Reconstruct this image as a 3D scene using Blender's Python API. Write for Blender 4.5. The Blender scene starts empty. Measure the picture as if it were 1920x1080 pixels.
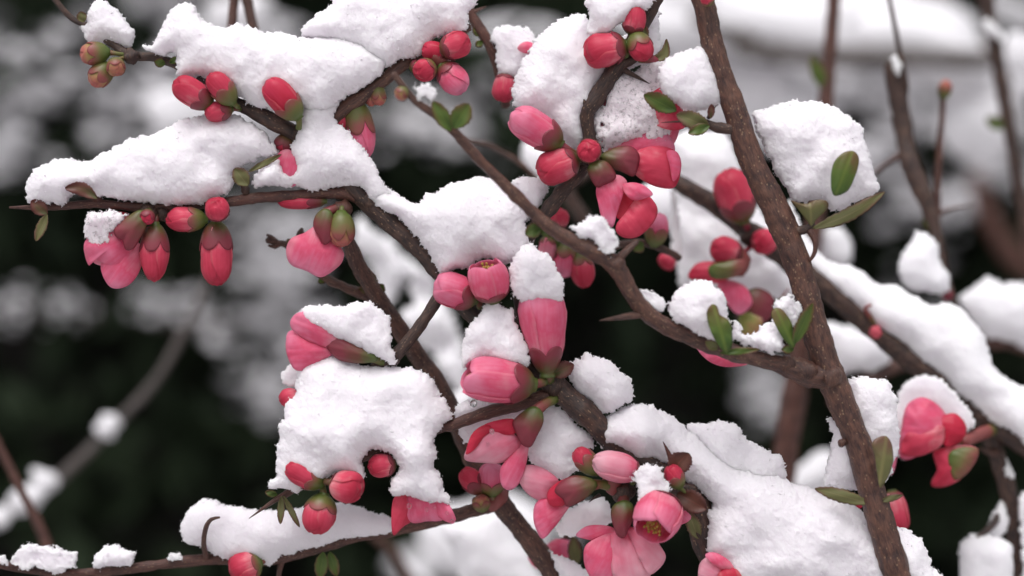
import bpy, math, random
import numpy as np
from mathutils import Vector
R = math.radians
random.seed(7); rng = np.random.default_rng(7)
scene = bpy.context.scene
C = scene.collection

# ---------------------------------------------------------------- camera, sky, sun, exposure
W_FRAME = 0.45                     # width of the sharp plane in metres
U = W_FRAME / 1920                 # one unit of drawing = 0.23 mm
DIST = 1.30                        # camera to the sharp plane
DU = DIST / U
HCAM = 1.30
cam_d = bpy.data.cameras.new("camera"); cam = bpy.data.objects.new("camera", cam_d); C.objects.link(cam)
cam.location = (0, -DIST, HCAM); cam.rotation_euler = (R(90), 0, 0)
cam_d.sensor_width = 36; cam_d.lens = 36 * DIST / W_FRAME
cam_d.clip_start = 0.05; cam_d.clip_end = 2000
cam_d.dof.use_dof = True; cam_d.dof.focus_distance = DIST; cam_d.dof.aperture_fstop = 3.0
scene.camera = cam
world = bpy.data.worlds.new("World"); scene.world = world; world.use_nodes = True
wn = world.node_tree; bg = wn.nodes["Background"]
sky = wn.nodes.new("ShaderNodeTexSky"); sky.sky_type = 'NISHITA'; sky.sun_disc = False
sky.sun_elevation = R(66); sky.sun_rotation = R(200); sky.air_density = 1.0; sky.dust_density = 4.0
hs = wn.nodes.new("ShaderNodeHueSaturation"); hs.inputs['Saturation'].default_value = 0.10
wn.links.new(sky.outputs[0], hs.inputs['Color']); wn.links.new(hs.outputs[0], bg.inputs['Color'])
bg.inputs['Strength'].default_value = 0.15
sd = bpy.data.lights.new("sun", 'SUN'); sun = bpy.data.objects.new("sun", sd); C.objects.link(sun)
sd.energy = 1.0; sd.angle = R(30); sd.color = (1.0, 0.965, 0.97)
sun.rotation_euler = (R(24), 0, R(-16)); sun.location = (0, -2, 4)
scene.view_settings.view_transform = 'Standard'; scene.view_settings.look = 'None'
scene.view_settings.exposure = 0.27; scene.view_settings.gamma = 1.0
scene.render.engine = 'CYCLES'
scene.cycles.use_denoising = True
scene.cycles.max_bounces = 8; scene.cycles.transparent_max_bounces = 6

# ---------------------------------------------------------------- helpers
def P(x, y, d=0.0):
    s = U * (1 + d / DU)
    return np.array([(x - 960) * s, d * U, HCAM + (540 - y) * s])
def Wm(v, d0):
    """local (x, y, depth offset) rows around reference depth d0 -> metres"""
    s = U * (1 + d0 / DU)
    v = np.asarray(v, float)
    return np.stack([(v[:, 0] - 960) * s, d0 * U + v[:, 2] * s, HCAM + (540 - v[:, 1]) * s], 1)

def build(name, v, f, mat, parent=None, uv=None, smooth=True, attr=None):
    v = np.asarray(v, float)
    root = parent
    org = np.zeros(3)
    p = parent
    while p is not None:
        org += np.array(p.location); p = p.parent
    base = None
    if parent is None:
        lo, hi = v.min(0), v.max(0)
        base = np.array([(lo[0] + hi[0]) / 2, (lo[1] + hi[1]) / 2, lo[2]]); org = base
    v = v - org
    me = bpy.data.meshes.new(name)
    if isinstance(f, np.ndarray):
        n = f.shape[1]
        me.vertices.add(len(v)); me.vertices.foreach_set("co", v.astype(np.float32).ravel())
        me.loops.add(f.size); me.loops.foreach_set("vertex_index", f.astype(np.int32).ravel())
        me.polygons.add(len(f)); me.polygons.foreach_set("loop_start", np.arange(0, f.size, n, dtype=np.int32))
        me.update(calc_edges=True)
    else:
        me.from_pydata(v.tolist(), [], f)
    if uv is not None:
        l = me.uv_layers.new(name="UVMap")
        vi = np.zeros(len(me.loops), np.int32); me.loops.foreach_get("vertex_index", vi)
        l.data.foreach_set("uv", np.asarray(uv, np.float32)[vi].ravel())
    if smooth:
        me.polygons.foreach_set("use_smooth", np.ones(len(me.polygons), bool))
    me.validate(); me.update()
    me.materials.append(mat)
    o = bpy.data.objects.new(name, me); C.objects.link(o)
    if parent is not None: o.parent = parent
    if base is not None: o.location = base
    return o

def tag(o, label, cat, group=None, kind=None):
    if label: o["label"] = label
    if cat: o["category"] = cat
    if group: o["group"] = group
    if kind: o["kind"] = kind
    return o
def thing(name, label, cat, at, group=None):
    o = bpy.data.objects.new(name, None); C.objects.link(o)
    o.location = P(*at); o.empty_display_size = 0.01
    return tag(o, label, cat, group)
def sub_empty(name, parent):
    o = bpy.data.objects.new(name, None); C.objects.link(o); o.parent = parent; o.empty_display_size = 0.005
    return o

def _hash(i, j, k, s):
    n = (i * 73856093) ^ (j * 19349663) ^ (k * 83492791) ^ (s * 2654435761 & 0x7fffffff)
    n = (n ^ (n >> 13)) * 1274126177 & 0xffffffff
    return ((n ^ (n >> 16)) & 0xffff) / 65535.0 * 2 - 1
def vn(p, sc, s=0):
    q = p / sc; i = np.floor(q).astype(np.int64); t = q - i; t = t * t * (3 - 2 * t)
    r = 0
    for a in (0, 1):
        for b in (0, 1):
            for c in (0, 1):
                w = (t[:, 0] if a else 1 - t[:, 0]) * (t[:, 1] if b else 1 - t[:, 1]) * (t[:, 2] if c else 1 - t[:, 2])
                r = r + w * _hash(i[:, 0] + a, i[:, 1] + b, i[:, 2] + c, s)
    return r

def catmull(pts, step=6.0, closed=False):
    pts = [np.array(p, float) for p in pts]
    n = len(pts); out = []
    rngi = range(n) if closed else range(n - 1)
    for i in rngi:
        if closed: a, b, c, d = pts[i - 1], pts[i], pts[(i + 1) % n], pts[(i + 2) % n]
        else: a, b, c, d = pts[max(i - 1, 0)], pts[i], pts[i + 1], pts[min(i + 2, n - 1)]
        L = np.linalg.norm((c - b)[:2]); m = max(1, int(L / step))
        for k in range(m):
            t = k / m
            out.append(0.5 * ((2 * b) + (-a + c) * t + (2 * a - 5 * b + 4 * c - d) * t * t + (-a + 3 * b - 3 * c + d) * t ** 3))
    if not closed: out.append(pts[-1])
    return np.array(out)

# ---------------------------------------------------------------- materials
def mat(name, fn):
    m = bpy.data.materials.new(name); m.use_nodes = True
    nt = m.node_tree; b = nt.nodes["Principled BSDF"]
    def nd(t, **kw):
        n = nt.nodes.new("ShaderNode" + t)
        for k, v in kw.items():
            if k in n.inputs.keys(): n.inputs[k].default_value = v
            else: setattr(n, k, v)
        return n
    fn(nt, b, nd, nt.links.new)
    return m
def ramp(nd, stops):
    r = nd("ValToRGB"); e = r.color_ramp.elements
    while len(e) > 1: e.remove(e[-1])
    e[0].position = stops[0][0]; e[0].color = (*stops[0][1], 1)
    for p, c in stops[1:]:
        x = e.new(p); x.color = (*c, 1)
    return r
def noise_of(nt, nd, ln, vec, scale, detail=4, rough=0.6, map_scale=None):
    n = nd("TexNoise", Scale=scale, Detail=detail, Roughness=rough)
    if map_scale:
        m = nd("Mapping"); m.inputs['Scale'].default_value = map_scale
        ln(vec, m.inputs['Vector']); ln(m.outputs[0], n.inputs['Vector'])
    else: ln(vec, n.inputs['Vector'])
    return n

def snow_mat(name, col, fine=True, sss=0.004, thin=False):
    def fn(nt, b, nd, ln):
        tc = nd("TexCoord")
        b.inputs['Base Color'].default_value = (*col, 1)
        b.inputs['Roughness'].default_value = 0.55
        b.inputs['Specular IOR Level'].default_value = 0.35
        b.inputs['Subsurface Weight'].default_value = 1.0
        b.inputs['Subsurface Radius'].default_value = (1, 0.95, 1.0)
        b.inputs['Subsurface Scale'].default_value = sss
        if fine:
            n1 = noise_of(nt, nd, ln, tc.outputs['Object'], 1100, 4, 0.8)
            n2 = noise_of(nt, nd, ln, tc.outputs['Object'], 2600, 2, 0.6)
            ad = nd("Math", operation='MULTIPLY_ADD'); ln(n2.outputs[0], ad.inputs[0]); ad.inputs[1].default_value = 0.7
            ln(n1.outputs[0], ad.inputs[2])
            bp = nd("Bump", Strength=0.85, Distance=0.0005); ln(ad.outputs[0], bp.inputs['Height'])
            ln(bp.outputs[0], b.inputs['Normal'])
        if thin:        # a thin crust with gaps between its grains
            n3 = noise_of(nt, nd, ln, tc.outputs['Object'], 420, 4, 0.7)
            mr = nd("MapRange"); ln(n3.outputs[0], mr.inputs[0]); mr.inputs[1].default_value = 0.52; mr.inputs[2].default_value = 0.66; mr.inputs[4].default_value = 0.5
            tp = nd("BsdfTransparent"); ms = nd("MixShader"); ln(mr.outputs[0], ms.inputs[0]); ln(b.outputs[0], ms.inputs[1]); ln(tp.outputs[0], ms.inputs[2])
            ln(ms.outputs[0], nt.nodes["Material Output"].inputs['Surface'])
    return mat(name, fn)
M_SNOW = snow_mat("snow", (0.885, 0.84, 0.885))
M_SNOW_WET = snow_mat("snow_wet", (0.90, 0.82, 0.86), True, 0.003, True)
M_SNOW_FAR = snow_mat("snow_far", (0.86, 0.84, 0.87), False)
M_SNOW_BG = mat("snow_plain", lambda nt, b, nd, ln: (setattr(b.inputs['Base Color'], 'default_value', (0.82, 0.80, 0.83, 1)), setattr(b.inputs['Roughness'], 'default_value', 0.8)))

def bark_mat(name, c1, c2, c3, sc=1.0):
    def fn(nt, b, nd, ln):
        tc = nd("TexCoord")
        n1 = noise_of(nt, nd, ln, tc.outputs['UV'], 1.0, 5, 0.65, (9, 1.6 * sc, 1))
        n2 = noise_of(nt, nd, ln, tc.outputs['UV'], 1.0, 4, 0.7, (34, 2.2 * sc, 1))
        n3 = noise_of(nt, nd, ln, tc.outputs['Object'], 130, 3, 0.6)
        r = ramp(nd, [(0.34, c1), (0.47, c2), (0.66, c3)])
        mx = nd("Math", operation='MULTIPLY_ADD'); ln(n2.outputs[0], mx.inputs[0]); mx.inputs[1].default_value = 0.5
        m2 = nd("Math", operation='MULTIPLY_ADD'); ln(n1.outputs[0], m2.inputs[0]); m2.inputs[1].default_value = 0.5
        ln(m2.outputs[0], mx.inputs[2]); ln(n3.outputs[0], r.inputs[0])
        m3 = nd("Math", operation='MULTIPLY'); ln(n3.outputs[0], m3.inputs[0]); m3.inputs[1].default_value = 0.3
        ln(m3.outputs[0], m2.inputs[2])
        sub = nd("Math", operation='SUBTRACT'); ln(mx.outputs[0], sub.inputs[0]); sub.inputs[1].default_value = 0.13
        nt.links.remove(r.inputs[0].links[0]); ln(sub.outputs[0], r.inputs[0])
        # pale lenticels
        vo = nd("TexVoronoi", Scale=1.0); mp = nd("Mapping"); mp.inputs['Scale'].default_value = (11, 3.6 * sc, 1)
        ln(tc.outputs['UV'], mp.inputs['Vector']); ln(mp.outputs[0], vo.inputs['Vector'])
        lt = nd("Math", operation='LESS_THAN'); ln(vo.outputs['Distance'], lt.inputs[0]); lt.inputs[1].default_value = 0.17
        mix = nd("Mix", data_type='RGBA'); ln(lt.outputs[0], mix.inputs[0]); ln(r.outputs[0], mix.inputs[6])
        mix.inputs[7].default_value = (0.24, 0.15, 0.09, 1)
        ln(mix.outputs[2], b.inputs['Base Color'])
        b.inputs['Roughness'].default_value = 0.45
        bp = nd("Bump", Strength=0.8, Distance=0.0007); ln(mx.outputs[0], bp.inputs['Height']); ln(bp.outputs[0], b.inputs['Normal'])
    return mat(name, fn)
M_BARK = bark_mat("bark", (0.010, 0.004, 0.004), (0.048, 0.019, 0.015), (0.15, 0.066, 0.042))
M_BARK_DARK = bark_mat("bark_dark", (0.007, 0.004, 0.004), (0.026, 0.012, 0.010), (0.10, 0.050, 0.034))
M_BARK_RED = bark_mat("bark_red", (0.015, 0.006, 0.005), (0.060, 0.021, 0.016), (0.15, 0.06, 0.042))
M_BARK_GREY = bark_mat("bark_grey", (0.03, 0.025, 0.025), (0.07, 0.058, 0.055), (0.12, 0.10, 0.095))

def petal_mat(name, tip, mid, base, vein, trans=0.42):
    def fn(nt, b, nd, ln):
        tc = nd("TexCoord"); sp = nd("SeparateXYZ"); ln(tc.outputs['UV'], sp.inputs[0])
        n = noise_of(nt, nd, ln, tc.outputs['UV'], 1.0, 4, 0.6, (16, 1.1, 1))
        n2 = noise_of(nt, nd, ln, tc.outputs['Object'], 90, 3, 0.6)
        ad = nd("Math", operation='MULTIPLY_ADD'); ln(n.outputs[0], ad.inputs[0]); ad.inputs[1].default_value = 0.6; ln(sp.outputs[1], ad.inputs[2])
        a2 = nd("Math", operation='MULTIPLY_ADD'); ln(n2.outputs[0], a2.inputs[0]); a2.inputs[1].default_value = 1.1; ln(ad.outputs[0], a2.inputs[2])
        sb = nd("Math", operation='SUBTRACT'); ln(a2.outputs[0], sb.inputs[0]); sb.inputs[1].default_value = 0.85
        r = ramp(nd, [(0.05, base), (0.45, mid), (0.95, tip)]); ln(sb.outputs[0], r.inputs[0])
        # pale rim along the petal's side edges
        s1 = nd("Math", operation='SUBTRACT'); ln(sp.outputs[0], s1.inputs[0]); s1.inputs[1].default_value = 0.5
        s2 = nd("Math", operation='ABSOLUTE'); ln(s1.outputs[0], s2.inputs[0])
        s3 = nd("MapRange"); ln(s2.outputs[0], s3.inputs[0]); s3.inputs[1].default_value = 0.33; s3.inputs[2].default_value = 0.41; s3.inputs[4].default_value = 0.45
        mxr = nd("Mix", data_type='RGBA'); ln(s3.outputs[0], mxr.inputs[0]); ln(r.outputs[0], mxr.inputs[6]); mxr.inputs[7].default_value = (min(1, tip[0] * .6 + .36), tip[1] * .6 + .24, tip[2] * .6 + .22, 1)
        r = mxr; r_out = mxr.outputs[2]
        ln(r_out, b.inputs['Base Color'])
        b.inputs['Roughness'].default_value = 0.42; b.inputs['Specular IOR Level'].default_value = 0.35
        b.inputs['Sheen Weight'].default_value = 0.1
        bp = nd("Bump", Strength=0.35, Distance=0.0003); ln(n.outputs[0], bp.inputs['Height']); ln(bp.outputs[0], b.inputs['Normal'])
        tr = nd("BsdfTranslucent"); ln(r_out, tr.inputs['Color']); ms = nd("MixShader"); ms.inputs[0].default_value = trans
        out = nt.nodes["Material Output"]
        ln(b.outputs[0], ms.inputs[1]); ln(tr.outputs[0], ms.inputs[2]); ln(ms.outputs[0], out.inputs['Surface'])
    return mat(name, fn)
M_BUD = petal_mat("petal_bud", (0.64, 0.035, 0.085), (0.81, 0.09, 0.165), (0.90, 0.38, 0.42), 0)
M_PET = petal_mat("petal_pink", (0.93, 0.33, 0.50), (0.86, 0.13, 0.26), (0.90, 0.35, 0.45), 0)
M_PALE = petal_mat("petal_pale", (0.94, 0.55, 0.64), (0.90, 0.35, 0.47), (0.84, 0.16, 0.27), 0)
M_DEEP = petal_mat("petal_deep", (0.74, 0.05, 0.12), (0.66, 0.03, 0.075), (0.50, 0.02, 0.05), 0)
M_GREENBUD = petal_mat("petal_green", (0.45, 0.12, 0.10), (0.30, 0.30, 0.08), (0.20, 0.26, 0.05), 0, 0.15)

def leafy(name, c0, c1, c2, trans=0.2, rough=0.45, stops=(0.1, 0.5, 0.9), midrib=False):
    def fn(nt, b, nd, ln):
        tc = nd("TexCoord"); sp = nd("SeparateXYZ"); ln(tc.outputs['UV'], sp.inputs[0])
        n2 = noise_of(nt, nd, ln, tc.outputs['Object'], 160, 4, 0.6)
        a2 = nd("Math", operation='MULTIPLY_ADD'); ln(n2.outputs[0], a2.inputs[0]); a2.inputs[1].default_value = 0.7; ln(sp.outputs[1], a2.inputs[2])
        sb = nd("Math", operation='SUBTRACT'); ln(a2.outputs[0], sb.inputs[0]); sb.inputs[1].default_value = 0.35
        r = ramp(nd, [(stops[0], c0), (stops[1], c1), (stops[2], c2)]); ln(sb.outputs[0], r.inputs[0]); rc = r.outputs[0]
        if midrib:      # pale midrib and side veins
            s1 = nd("Math", operation='SUBTRACT'); ln(sp.outputs[0], s1.inputs[0]); s1.inputs[1].default_value = 0.5
            s2 = nd("Math", operation='ABSOLUTE'); ln(s1.outputs[0], s2.inputs[0])
            s3 = nd("MapRange"); ln(s2.outputs[0], s3.inputs[0]); s3.inputs[1].default_value = 0.015; s3.inputs[2].default_value = 0.05; s3.inputs[3].default_value = 0.55; s3.inputs[4].default_value = 0.0
            mr = nd("Mix", data_type='RGBA'); ln(s3.outputs[0], mr.inputs[0]); ln(rc, mr.inputs[6]); mr.inputs[7].default_value = (c1[0] * 1.6, c1[1] * 1.4, c1[2] * 1.6, 1); rc = mr.outputs[2]
            e3 = nd("MapRange"); ln(s2.outputs[0], e3.inputs[0]); e3.inputs[1].default_value = 0.36; e3.inputs[2].default_value = 0.5; e3.inputs[4].default_value = 0.6
            er = nd("Mix", data_type='RGBA'); ln(e3.outputs[0], er.inputs[0]); ln(rc, er.inputs[6]); er.inputs[7].default_value = (0.10, 0.025, 0.02, 1); rc = er.outputs[2]
        ln(rc, b.inputs['Base Color'])
        b.inputs['Roughness'].default_value = rough
        n = noise_of(nt, nd, ln, tc.outputs['UV'], 1.0, 3, 0.6, (14, 2, 1))
        bp = nd("Bump", Strength=0.3, Distance=0.0003); ln(n.outputs[0], bp.inputs['Height']); ln(bp.outputs[0], b.inputs['Normal'])
        tr = nd("BsdfTranslucent"); ln(rc, tr.inputs['Color']); ms = nd("MixShader"); ms.inputs[0].default_value = trans
        ln(b.outputs[0], ms.inputs[1]); ln(tr.outputs[0], ms.inputs[2]); ln(ms.outputs[0], nt.nodes["Material Output"].inputs['Surface'])
    return mat(name, fn)
M_CALYX = leafy("calyx", (0.085, 0.11, 0.025), (0.15, 0.045, 0.030), (0.22, 0.028, 0.045), 0.1, stops=(0.05, 0.35, 0.7))
M_CALYX_G = leafy("calyx_green", (0.09, 0.13, 0.025), (0.14, 0.13, 0.035), (0.25, 0.06, 0.055), 0.1, stops=(0.05, 0.45, 0.85))
M_LEAF = leafy("leaf", (0.05, 0.10, 0.012), (0.09, 0.14, 0.018), (0.15, 0.09, 0.03), midrib=True)
M_LEAF_OLIVE = leafy("leaf_olive", (0.14, 0.13, 0.05), (0.15, 0.15, 0.05), (0.16, 0.08, 0.05), midrib=True)
M_LEAF_RED = leafy("leaf_red", (0.08, 0.11, 0.03), (0.14, 0.05, 0.03), (0.12, 0.022, 0.025), midrib=True)
M_LEAF_BROWN = leafy("leaf_brown", (0.09, 0.03, 0.015), (0.12, 0.035, 0.02), (0.07, 0.018, 0.015), midrib=True)
M_STAMEN = mat("stamen", lambda nt, b, nd, ln: (setattr(b.inputs['Base Color'], 'default_value', (0.35, 0.20, 0.03, 1)), setattr(b.inputs['Roughness'], 'default_value', 0.6)))
M_ANTHER = mat("anther", lambda nt, b, nd, ln: (setattr(b.inputs['Base Color'], 'default_value', (0.22, 0.04, 0.03, 1)), setattr(b.inputs['Roughness'], 'default_value', 0.7)))
def _water(nt, b, nd, ln):
    b.inputs['Base Color'].default_value = (1, 1, 1, 1); b.inputs['Roughness'].default_value = 0.02
    b.inputs['Transmission Weight'].default_value = 1.0; b.inputs['IOR'].default_value = 1.33
M_WATER = mat("water_drop", _water)
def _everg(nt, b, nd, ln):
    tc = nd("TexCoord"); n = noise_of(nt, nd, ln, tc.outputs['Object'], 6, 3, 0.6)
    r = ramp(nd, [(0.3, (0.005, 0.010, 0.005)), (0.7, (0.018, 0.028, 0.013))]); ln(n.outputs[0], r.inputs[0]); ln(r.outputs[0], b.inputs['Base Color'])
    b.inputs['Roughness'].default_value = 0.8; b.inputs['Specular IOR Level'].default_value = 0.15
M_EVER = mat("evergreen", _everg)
def _crystal(nt, b, nd, ln):
    b.inputs['Base Color'].default_value = (0.93, 0.90, 0.93, 1); b.inputs['Roughness'].default_value = 0.3
    tr = nd("BsdfTranslucent"); tr.inputs['Color'].default_value = (0.93, 0.90, 0.93, 1); ms = nd("MixShader"); ms.inputs[0].default_value = 0.45
    ln(b.outputs[0], ms.inputs[1]); ln(tr.outputs[0], ms.inputs[2]); ln(ms.outputs[0], nt.nodes["Material Output"].inputs['Surface'])
M_CRYSTAL = mat("ice_crystals", _crystal)
def _ground(nt, b, nd, ln):
    tc = nd("TexCoord"); n = noise_of(nt, nd, ln, tc.outputs['Object'], 2.2, 6, 0.6)
    r = ramp(nd, [(0.46, (0.035, 0.03, 0.02)), (0.56, (0.78, 0.76, 0.79))]); ln(n.outputs[0], r.inputs[0]); ln(r.outputs[0], b.inputs['Base Color']); b.inputs['Roughness'].default_value = 0.85
M_GROUND = mat("ground_snow_and_litter", _ground)
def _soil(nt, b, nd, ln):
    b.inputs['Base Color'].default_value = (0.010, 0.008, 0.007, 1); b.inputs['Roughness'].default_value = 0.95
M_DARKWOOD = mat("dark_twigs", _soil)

# ---------------------------------------------------------------- shape builders
def tube(name, pts, material, parent, seg=12, knots=0.05, step=6.0, taper_end=False, seed=0):
    """pts rows: x, y, depth, radius (drawing units)"""
    c = catmull(pts, step)
    n = len(c)
    w = np.array([P(a[0], a[1], a[2]) for a in c])
    r = np.array([max(a[3], 0.3) * U * (1 + a[2] / DU) for a in c])
    s = np.concatenate([[0], np.cumsum(np.linalg.norm(np.diff(w, axis=0), axis=1))])
    # irregular thickness: swellings at the nodes plus bark relief
    r = r * (1 + knots * vn(np.stack([s / U, s * 0, s * 0], 1), 26.0, seed + 3) + knots * 0.8 * np.maximum(0, vn(np.stack([s / U, s * 0 + 9, s * 0], 1), 60.0, seed + 5)))
    t = np.gradient(w, axis=0); t /= np.linalg.norm(t, axis=1)[:, None] + 1e-12
    up = np.array([0.0, 1.0, 0.05]); V = []; UVs = []
    a = np.cross(t[0], up); a /= np.linalg.norm(a)
    for i in range(n):
        a = a - t[i] * a.dot(t[i]); a /= np.linalg.norm(a) + 1e-12
        b_ = np.cross(t[i], a)
        for k in range(seg):
            ph = 2 * math.pi * k / seg
            V.append(w[i] + r[i] * (math.cos(ph) * a + math.sin(ph) * b_)); UVs.append((abs(k / seg * 2 - 1), s[i] * 100))
    V = np.array(V)
    dirs = V - np.repeat(w, seg, axis=0)
    V = V + dirs * (knots * 1.3 * vn(V / U, 9.0, seed + 11))[:, None]
    F = []
    for i in range(n - 1):
        for k in range(seg):
            k2 = (k + 1) % seg
            F.append((i * seg + k, i * seg + k2, (i + 1) * seg + k2, (i + 1) * seg + k))
    V = list(V); V.append(w[0] - t[0] * r[0] * 0.5); UVs.append((0, 0)); V.append(w[-1] + t[-1] * r[-1] * 0.5); UVs.append((0, 0))
    for k in range(seg):
        F.append((len(V) - 2, (k + 1) % seg, k)); F.append((len(V) - 1, (n - 1) * seg + k, (n - 1) * seg + (k + 1) % seg))
    return build(name, np.array(V), F, material, parent, uv=UVs)

def sdf_poly(px, py, poly):
    a = poly; b = np.roll(poly, -1, axis=0)
    best = np.full(px.shape, 1e9); inside = np.zeros(px.shape, bool)
    for (x1, y1), (x2, y2) in zip(a, b):
        dx, dy = x2 - x1, y2 - y1; L = dx * dx + dy * dy + 1e-9
        t = np.clip(((px - x1) * dx + (py - y1) * dy) / L, 0, 1)
        best = np.minimum(best, (px - x1 - t * dx) ** 2 + (py - y1 - t * dy) ** 2)
        cr = ((y1 > py) != (y2 > py)) & (px < dx * (py - y1) / (dy if abs(dy) > 1e-9 else 1e-9) + x1)
        inside ^= cr
    d = np.sqrt(best); return np.where(inside, d, -d)

OCT = np.array([[1, 0, 0], [-1, 0, 0], [0, 1, 0], [0, -1, 0], [0, 0, 1], [0, 0, -1]], float)
OCF = np.array([[0, 2, 4], [2, 1, 4], [1, 3, 4], [3, 0, 4], [2, 0, 5], [1, 2, 5], [3, 1, 5], [0, 3, 5]])
def grains(cent, size):
    """little ice crystals: random stretched octahedra"""
    m = len(cent)
    q = rng.normal(size=(m, 4)); q /= np.linalg.norm(q, axis=1)[:, None]
    a, b, c, d = q.T
    Rm = np.stack([np.stack([1 - 2 * (c * c + d * d), 2 * (b * c - a * d), 2 * (b * d + a * c)], 1),
                   np.stack([2 * (b * c + a * d), 1 - 2 * (b * b + d * d), 2 * (c * d - a * b)], 1),
                   np.stack([2 * (b * d - a * c), 2 * (c * d + a * b), 1 - 2 * (b * b + c * c)], 1)], 1)
    st = np.stack([rng.uniform(.5, .9, m), rng.uniform(.5, .9, m), rng.uniform(.9, 2.0, m)], 1)
    v = np.einsum('mij,mkj->mki', Rm, OCT[None] * (st * size[:, None])[:, None, :]) + cent[:, None, :]
    f = OCF[None] + (np.arange(m) * 6)[:, None, None]
    return v.reshape(-1, 3), f.reshape(-1, 3)

SNOW_N = [0]
def snow(pts, d, label, thick=1.0, step=2.2, rough=1.0, grain=1.0, material=None, cap=58, lean=0.0, parent=None, name="snow_clump", cat="snow", group=None, holes=0.0, lobes=()):
    SNOW_N[0] += 1; sd = SNOW_N[0] * 17
    poly = catmull([(a, b, 0) for a, b in pts], 7, True)[:, :2]
    # crumbly outline: shift the outline points by noise
    lo = poly.min(0) - 8; hi = poly.max(0) + 8
    gx = np.arange(lo[0], hi[0], step); gy = np.arange(lo[1], hi[1], step)
    X, Y = np.meshgrid(gx, gy); sh = X.shape
    D = sdf_poly(X, Y, poly)
    p3 = np.stack([X.ravel(), Y.ravel(), np.zeros(X.size)], 1)
    nz = (2.6 * vn(p3, 19, sd) + 2.4 * vn(p3, 8.5, sd + 1) + 2.1 * vn(p3, 4.2, sd + 2)).reshape(sh) * rough
    Dn = D + nz
    if holes: 
        Dn = Dn - holes * np.maximum(0, (vn(p3, 13, sd + 7) + .6 * vn(p3, 6, sd + 8)).reshape(sh) - 0.35) * 40
    M = Dn > 0.6
    # smoothed interior distance -> puffy body
    u = np.clip(Dn, 0, None); us = u.copy()
    for _ in range(int(26 * (2.2 / step) ** 2) + 4):
        s = us.copy()
        s[1:-1, 1:-1] = (us[:-2, 1:-1] + us[2:, 1:-1] + us[1:-1, :-2] + us[1:-1, 2:]) / 4
        us = s
    Rr = min(cap, float(u.max()) * 0.95)
    k = np.clip(u / 9.0, 0, 1); ub = u * (1 - k) + us * k
    t = np.clip(ub / Rr, 0, 1)
    H = 0.85 * Rr * thick * np.sqrt(np.maximum(0, 1 - (1 - t) ** 2))
    Hs = np.clip(u / 14, 0.15, 1)
    for lx, ly, lr, lh in lobes: H = H + lh * np.exp(-((X - lx) ** 2 + (Y - ly) ** 2) / lr ** 2) * np.clip(u / 10, 0, 1)
    bump = (9 * vn(p3, 50, sd + 3) + 3.0 * vn(p3, 24, sd + 4) + 1.1 * vn(p3, 9, sd + 5) + 0.75 * vn(p3, 4.5, sd + 6)).reshape(sh) * rough
    bumpb = (9 * vn(p3, 46, sd + 13) + 5 * vn(p3, 21, sd + 14) + 2.4 * vn(p3, 9, sd + 15)).reshape(sh)
    jx = (1.3 * vn(p3, 3.1, sd + 21)).reshape(sh) * rough; jy = (1.3 * vn(p3, 3.1, sd + 22)).reshape(sh) * rough
    tilt = lean * (Y - Y.mean())
    front = -(H + bump * Hs) + tilt; back = (H * 0.9 + bumpb * Hs) + tilt
    idx = -np.ones(sh, int); idx[M] = np.arange(M.sum()); n = int(M.sum())
    cell = M[:-1, :-1] & M[1:, :-1] & M[:-1, 1:] & M[1:, 1:]
    a = idx[:-1, :-1][cell]; b = idx[:-1, 1:][cell]; c = idx[1:, 1:][cell]; e = idx[1:, :-1][cell]
    F1 = np.stack([a, e, c, b], 1); F2 = np.stack([a, b, c, e], 1) + n
    # seam between front and back
    ed = np.concatenate([F1[:, [0, 1]], F1[:, [1, 2]], F1[:, [2, 3]], F1[:, [3, 0]]])
    key = ed[:, 0].astype(np.int64) * (2 * n + 1) + ed[:, 1]; rev = ed[:, 1].astype(np.int64) * (2 * n + 1) + ed[:, 0]
    bd = ed[~np.isin(key, rev)]
    F3 = np.stack([bd[:, 1], bd[:, 0], bd[:, 0] + n, bd[:, 1] + n], 1)
    vx = (X + jx)[M]; vy = (Y + jy)[M]
    V = np.concatenate([np.stack([vx, vy, front[M]], 1), np.stack([vx, vy, back[M]], 1)])
    F = np.concatenate([F1, F2, F3])
    tri = np.concatenate([F[:, [0, 1, 2]], F[:, [0, 2, 3]]])
    # crystals
    gr = None
    if grain > 0 and step < 3:
        Dm = u[M]; ym = (vy - lo[1]) / (hi[1] - lo[1])
        pr = (np.where(Dm < 5, 0.20, 0.0) + 0.05 + 0.10 * np.clip(ym * 1.6 - 0.6, 0, 1) + 0.05 * (Dm < 14)) * grain
        pick = rng.random(n) < pr
        cf = V[:n][pick]; 
        pb = rng.random(n) < np.where(Dm < 5, 0.10, 0.0) * grain
        cb = V[n:][pb]
        # loose fringe just outside the edge
        pe = rng.random(n) < np.where(Dm < 3.5, 0.10, 0.0) * grain
        ce = np.stack([vx[pe], vy[pe], 0.5 * (front[M][pe] + back[M][pe])], 1); ctr = ce.mean(0) if len(ce) else 0
        gyy, gxx = np.gradient(Dn); gg = np.stack([gxx[M][pe], gyy[M][pe]], 1); gg /= np.linalg.norm(gg, axis=1)[:, None] + 1e-6
        ce[:, :2] -= gg * np.minimum(rng.exponential(1.2, len(ce)), 3.5)[:, None]
        cc = np.concatenate([cf, cb, ce]); cc = cc + rng.normal(0, 1.0, cc.shape) * np.where(rng.random(len(cc)) < 0.04, 2.2, 1.0)[:, None]
        sz = rng.uniform(0.5, 1.35, len(cc)); edge_n = rng.random(len(cc)) < 0.05; sz = np.where(edge_n, rng.uniform(1.5, 2.8, len(cc)), sz)
        gv, gf = grains(cc, sz)
        gr = (gv, gf)
    # free fringe of needles is part of the same clump
    o = build(name, Wm(V, d), tri, material or (M_SNOW if step < 3 else M_SNOW_FAR), parent)
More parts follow.
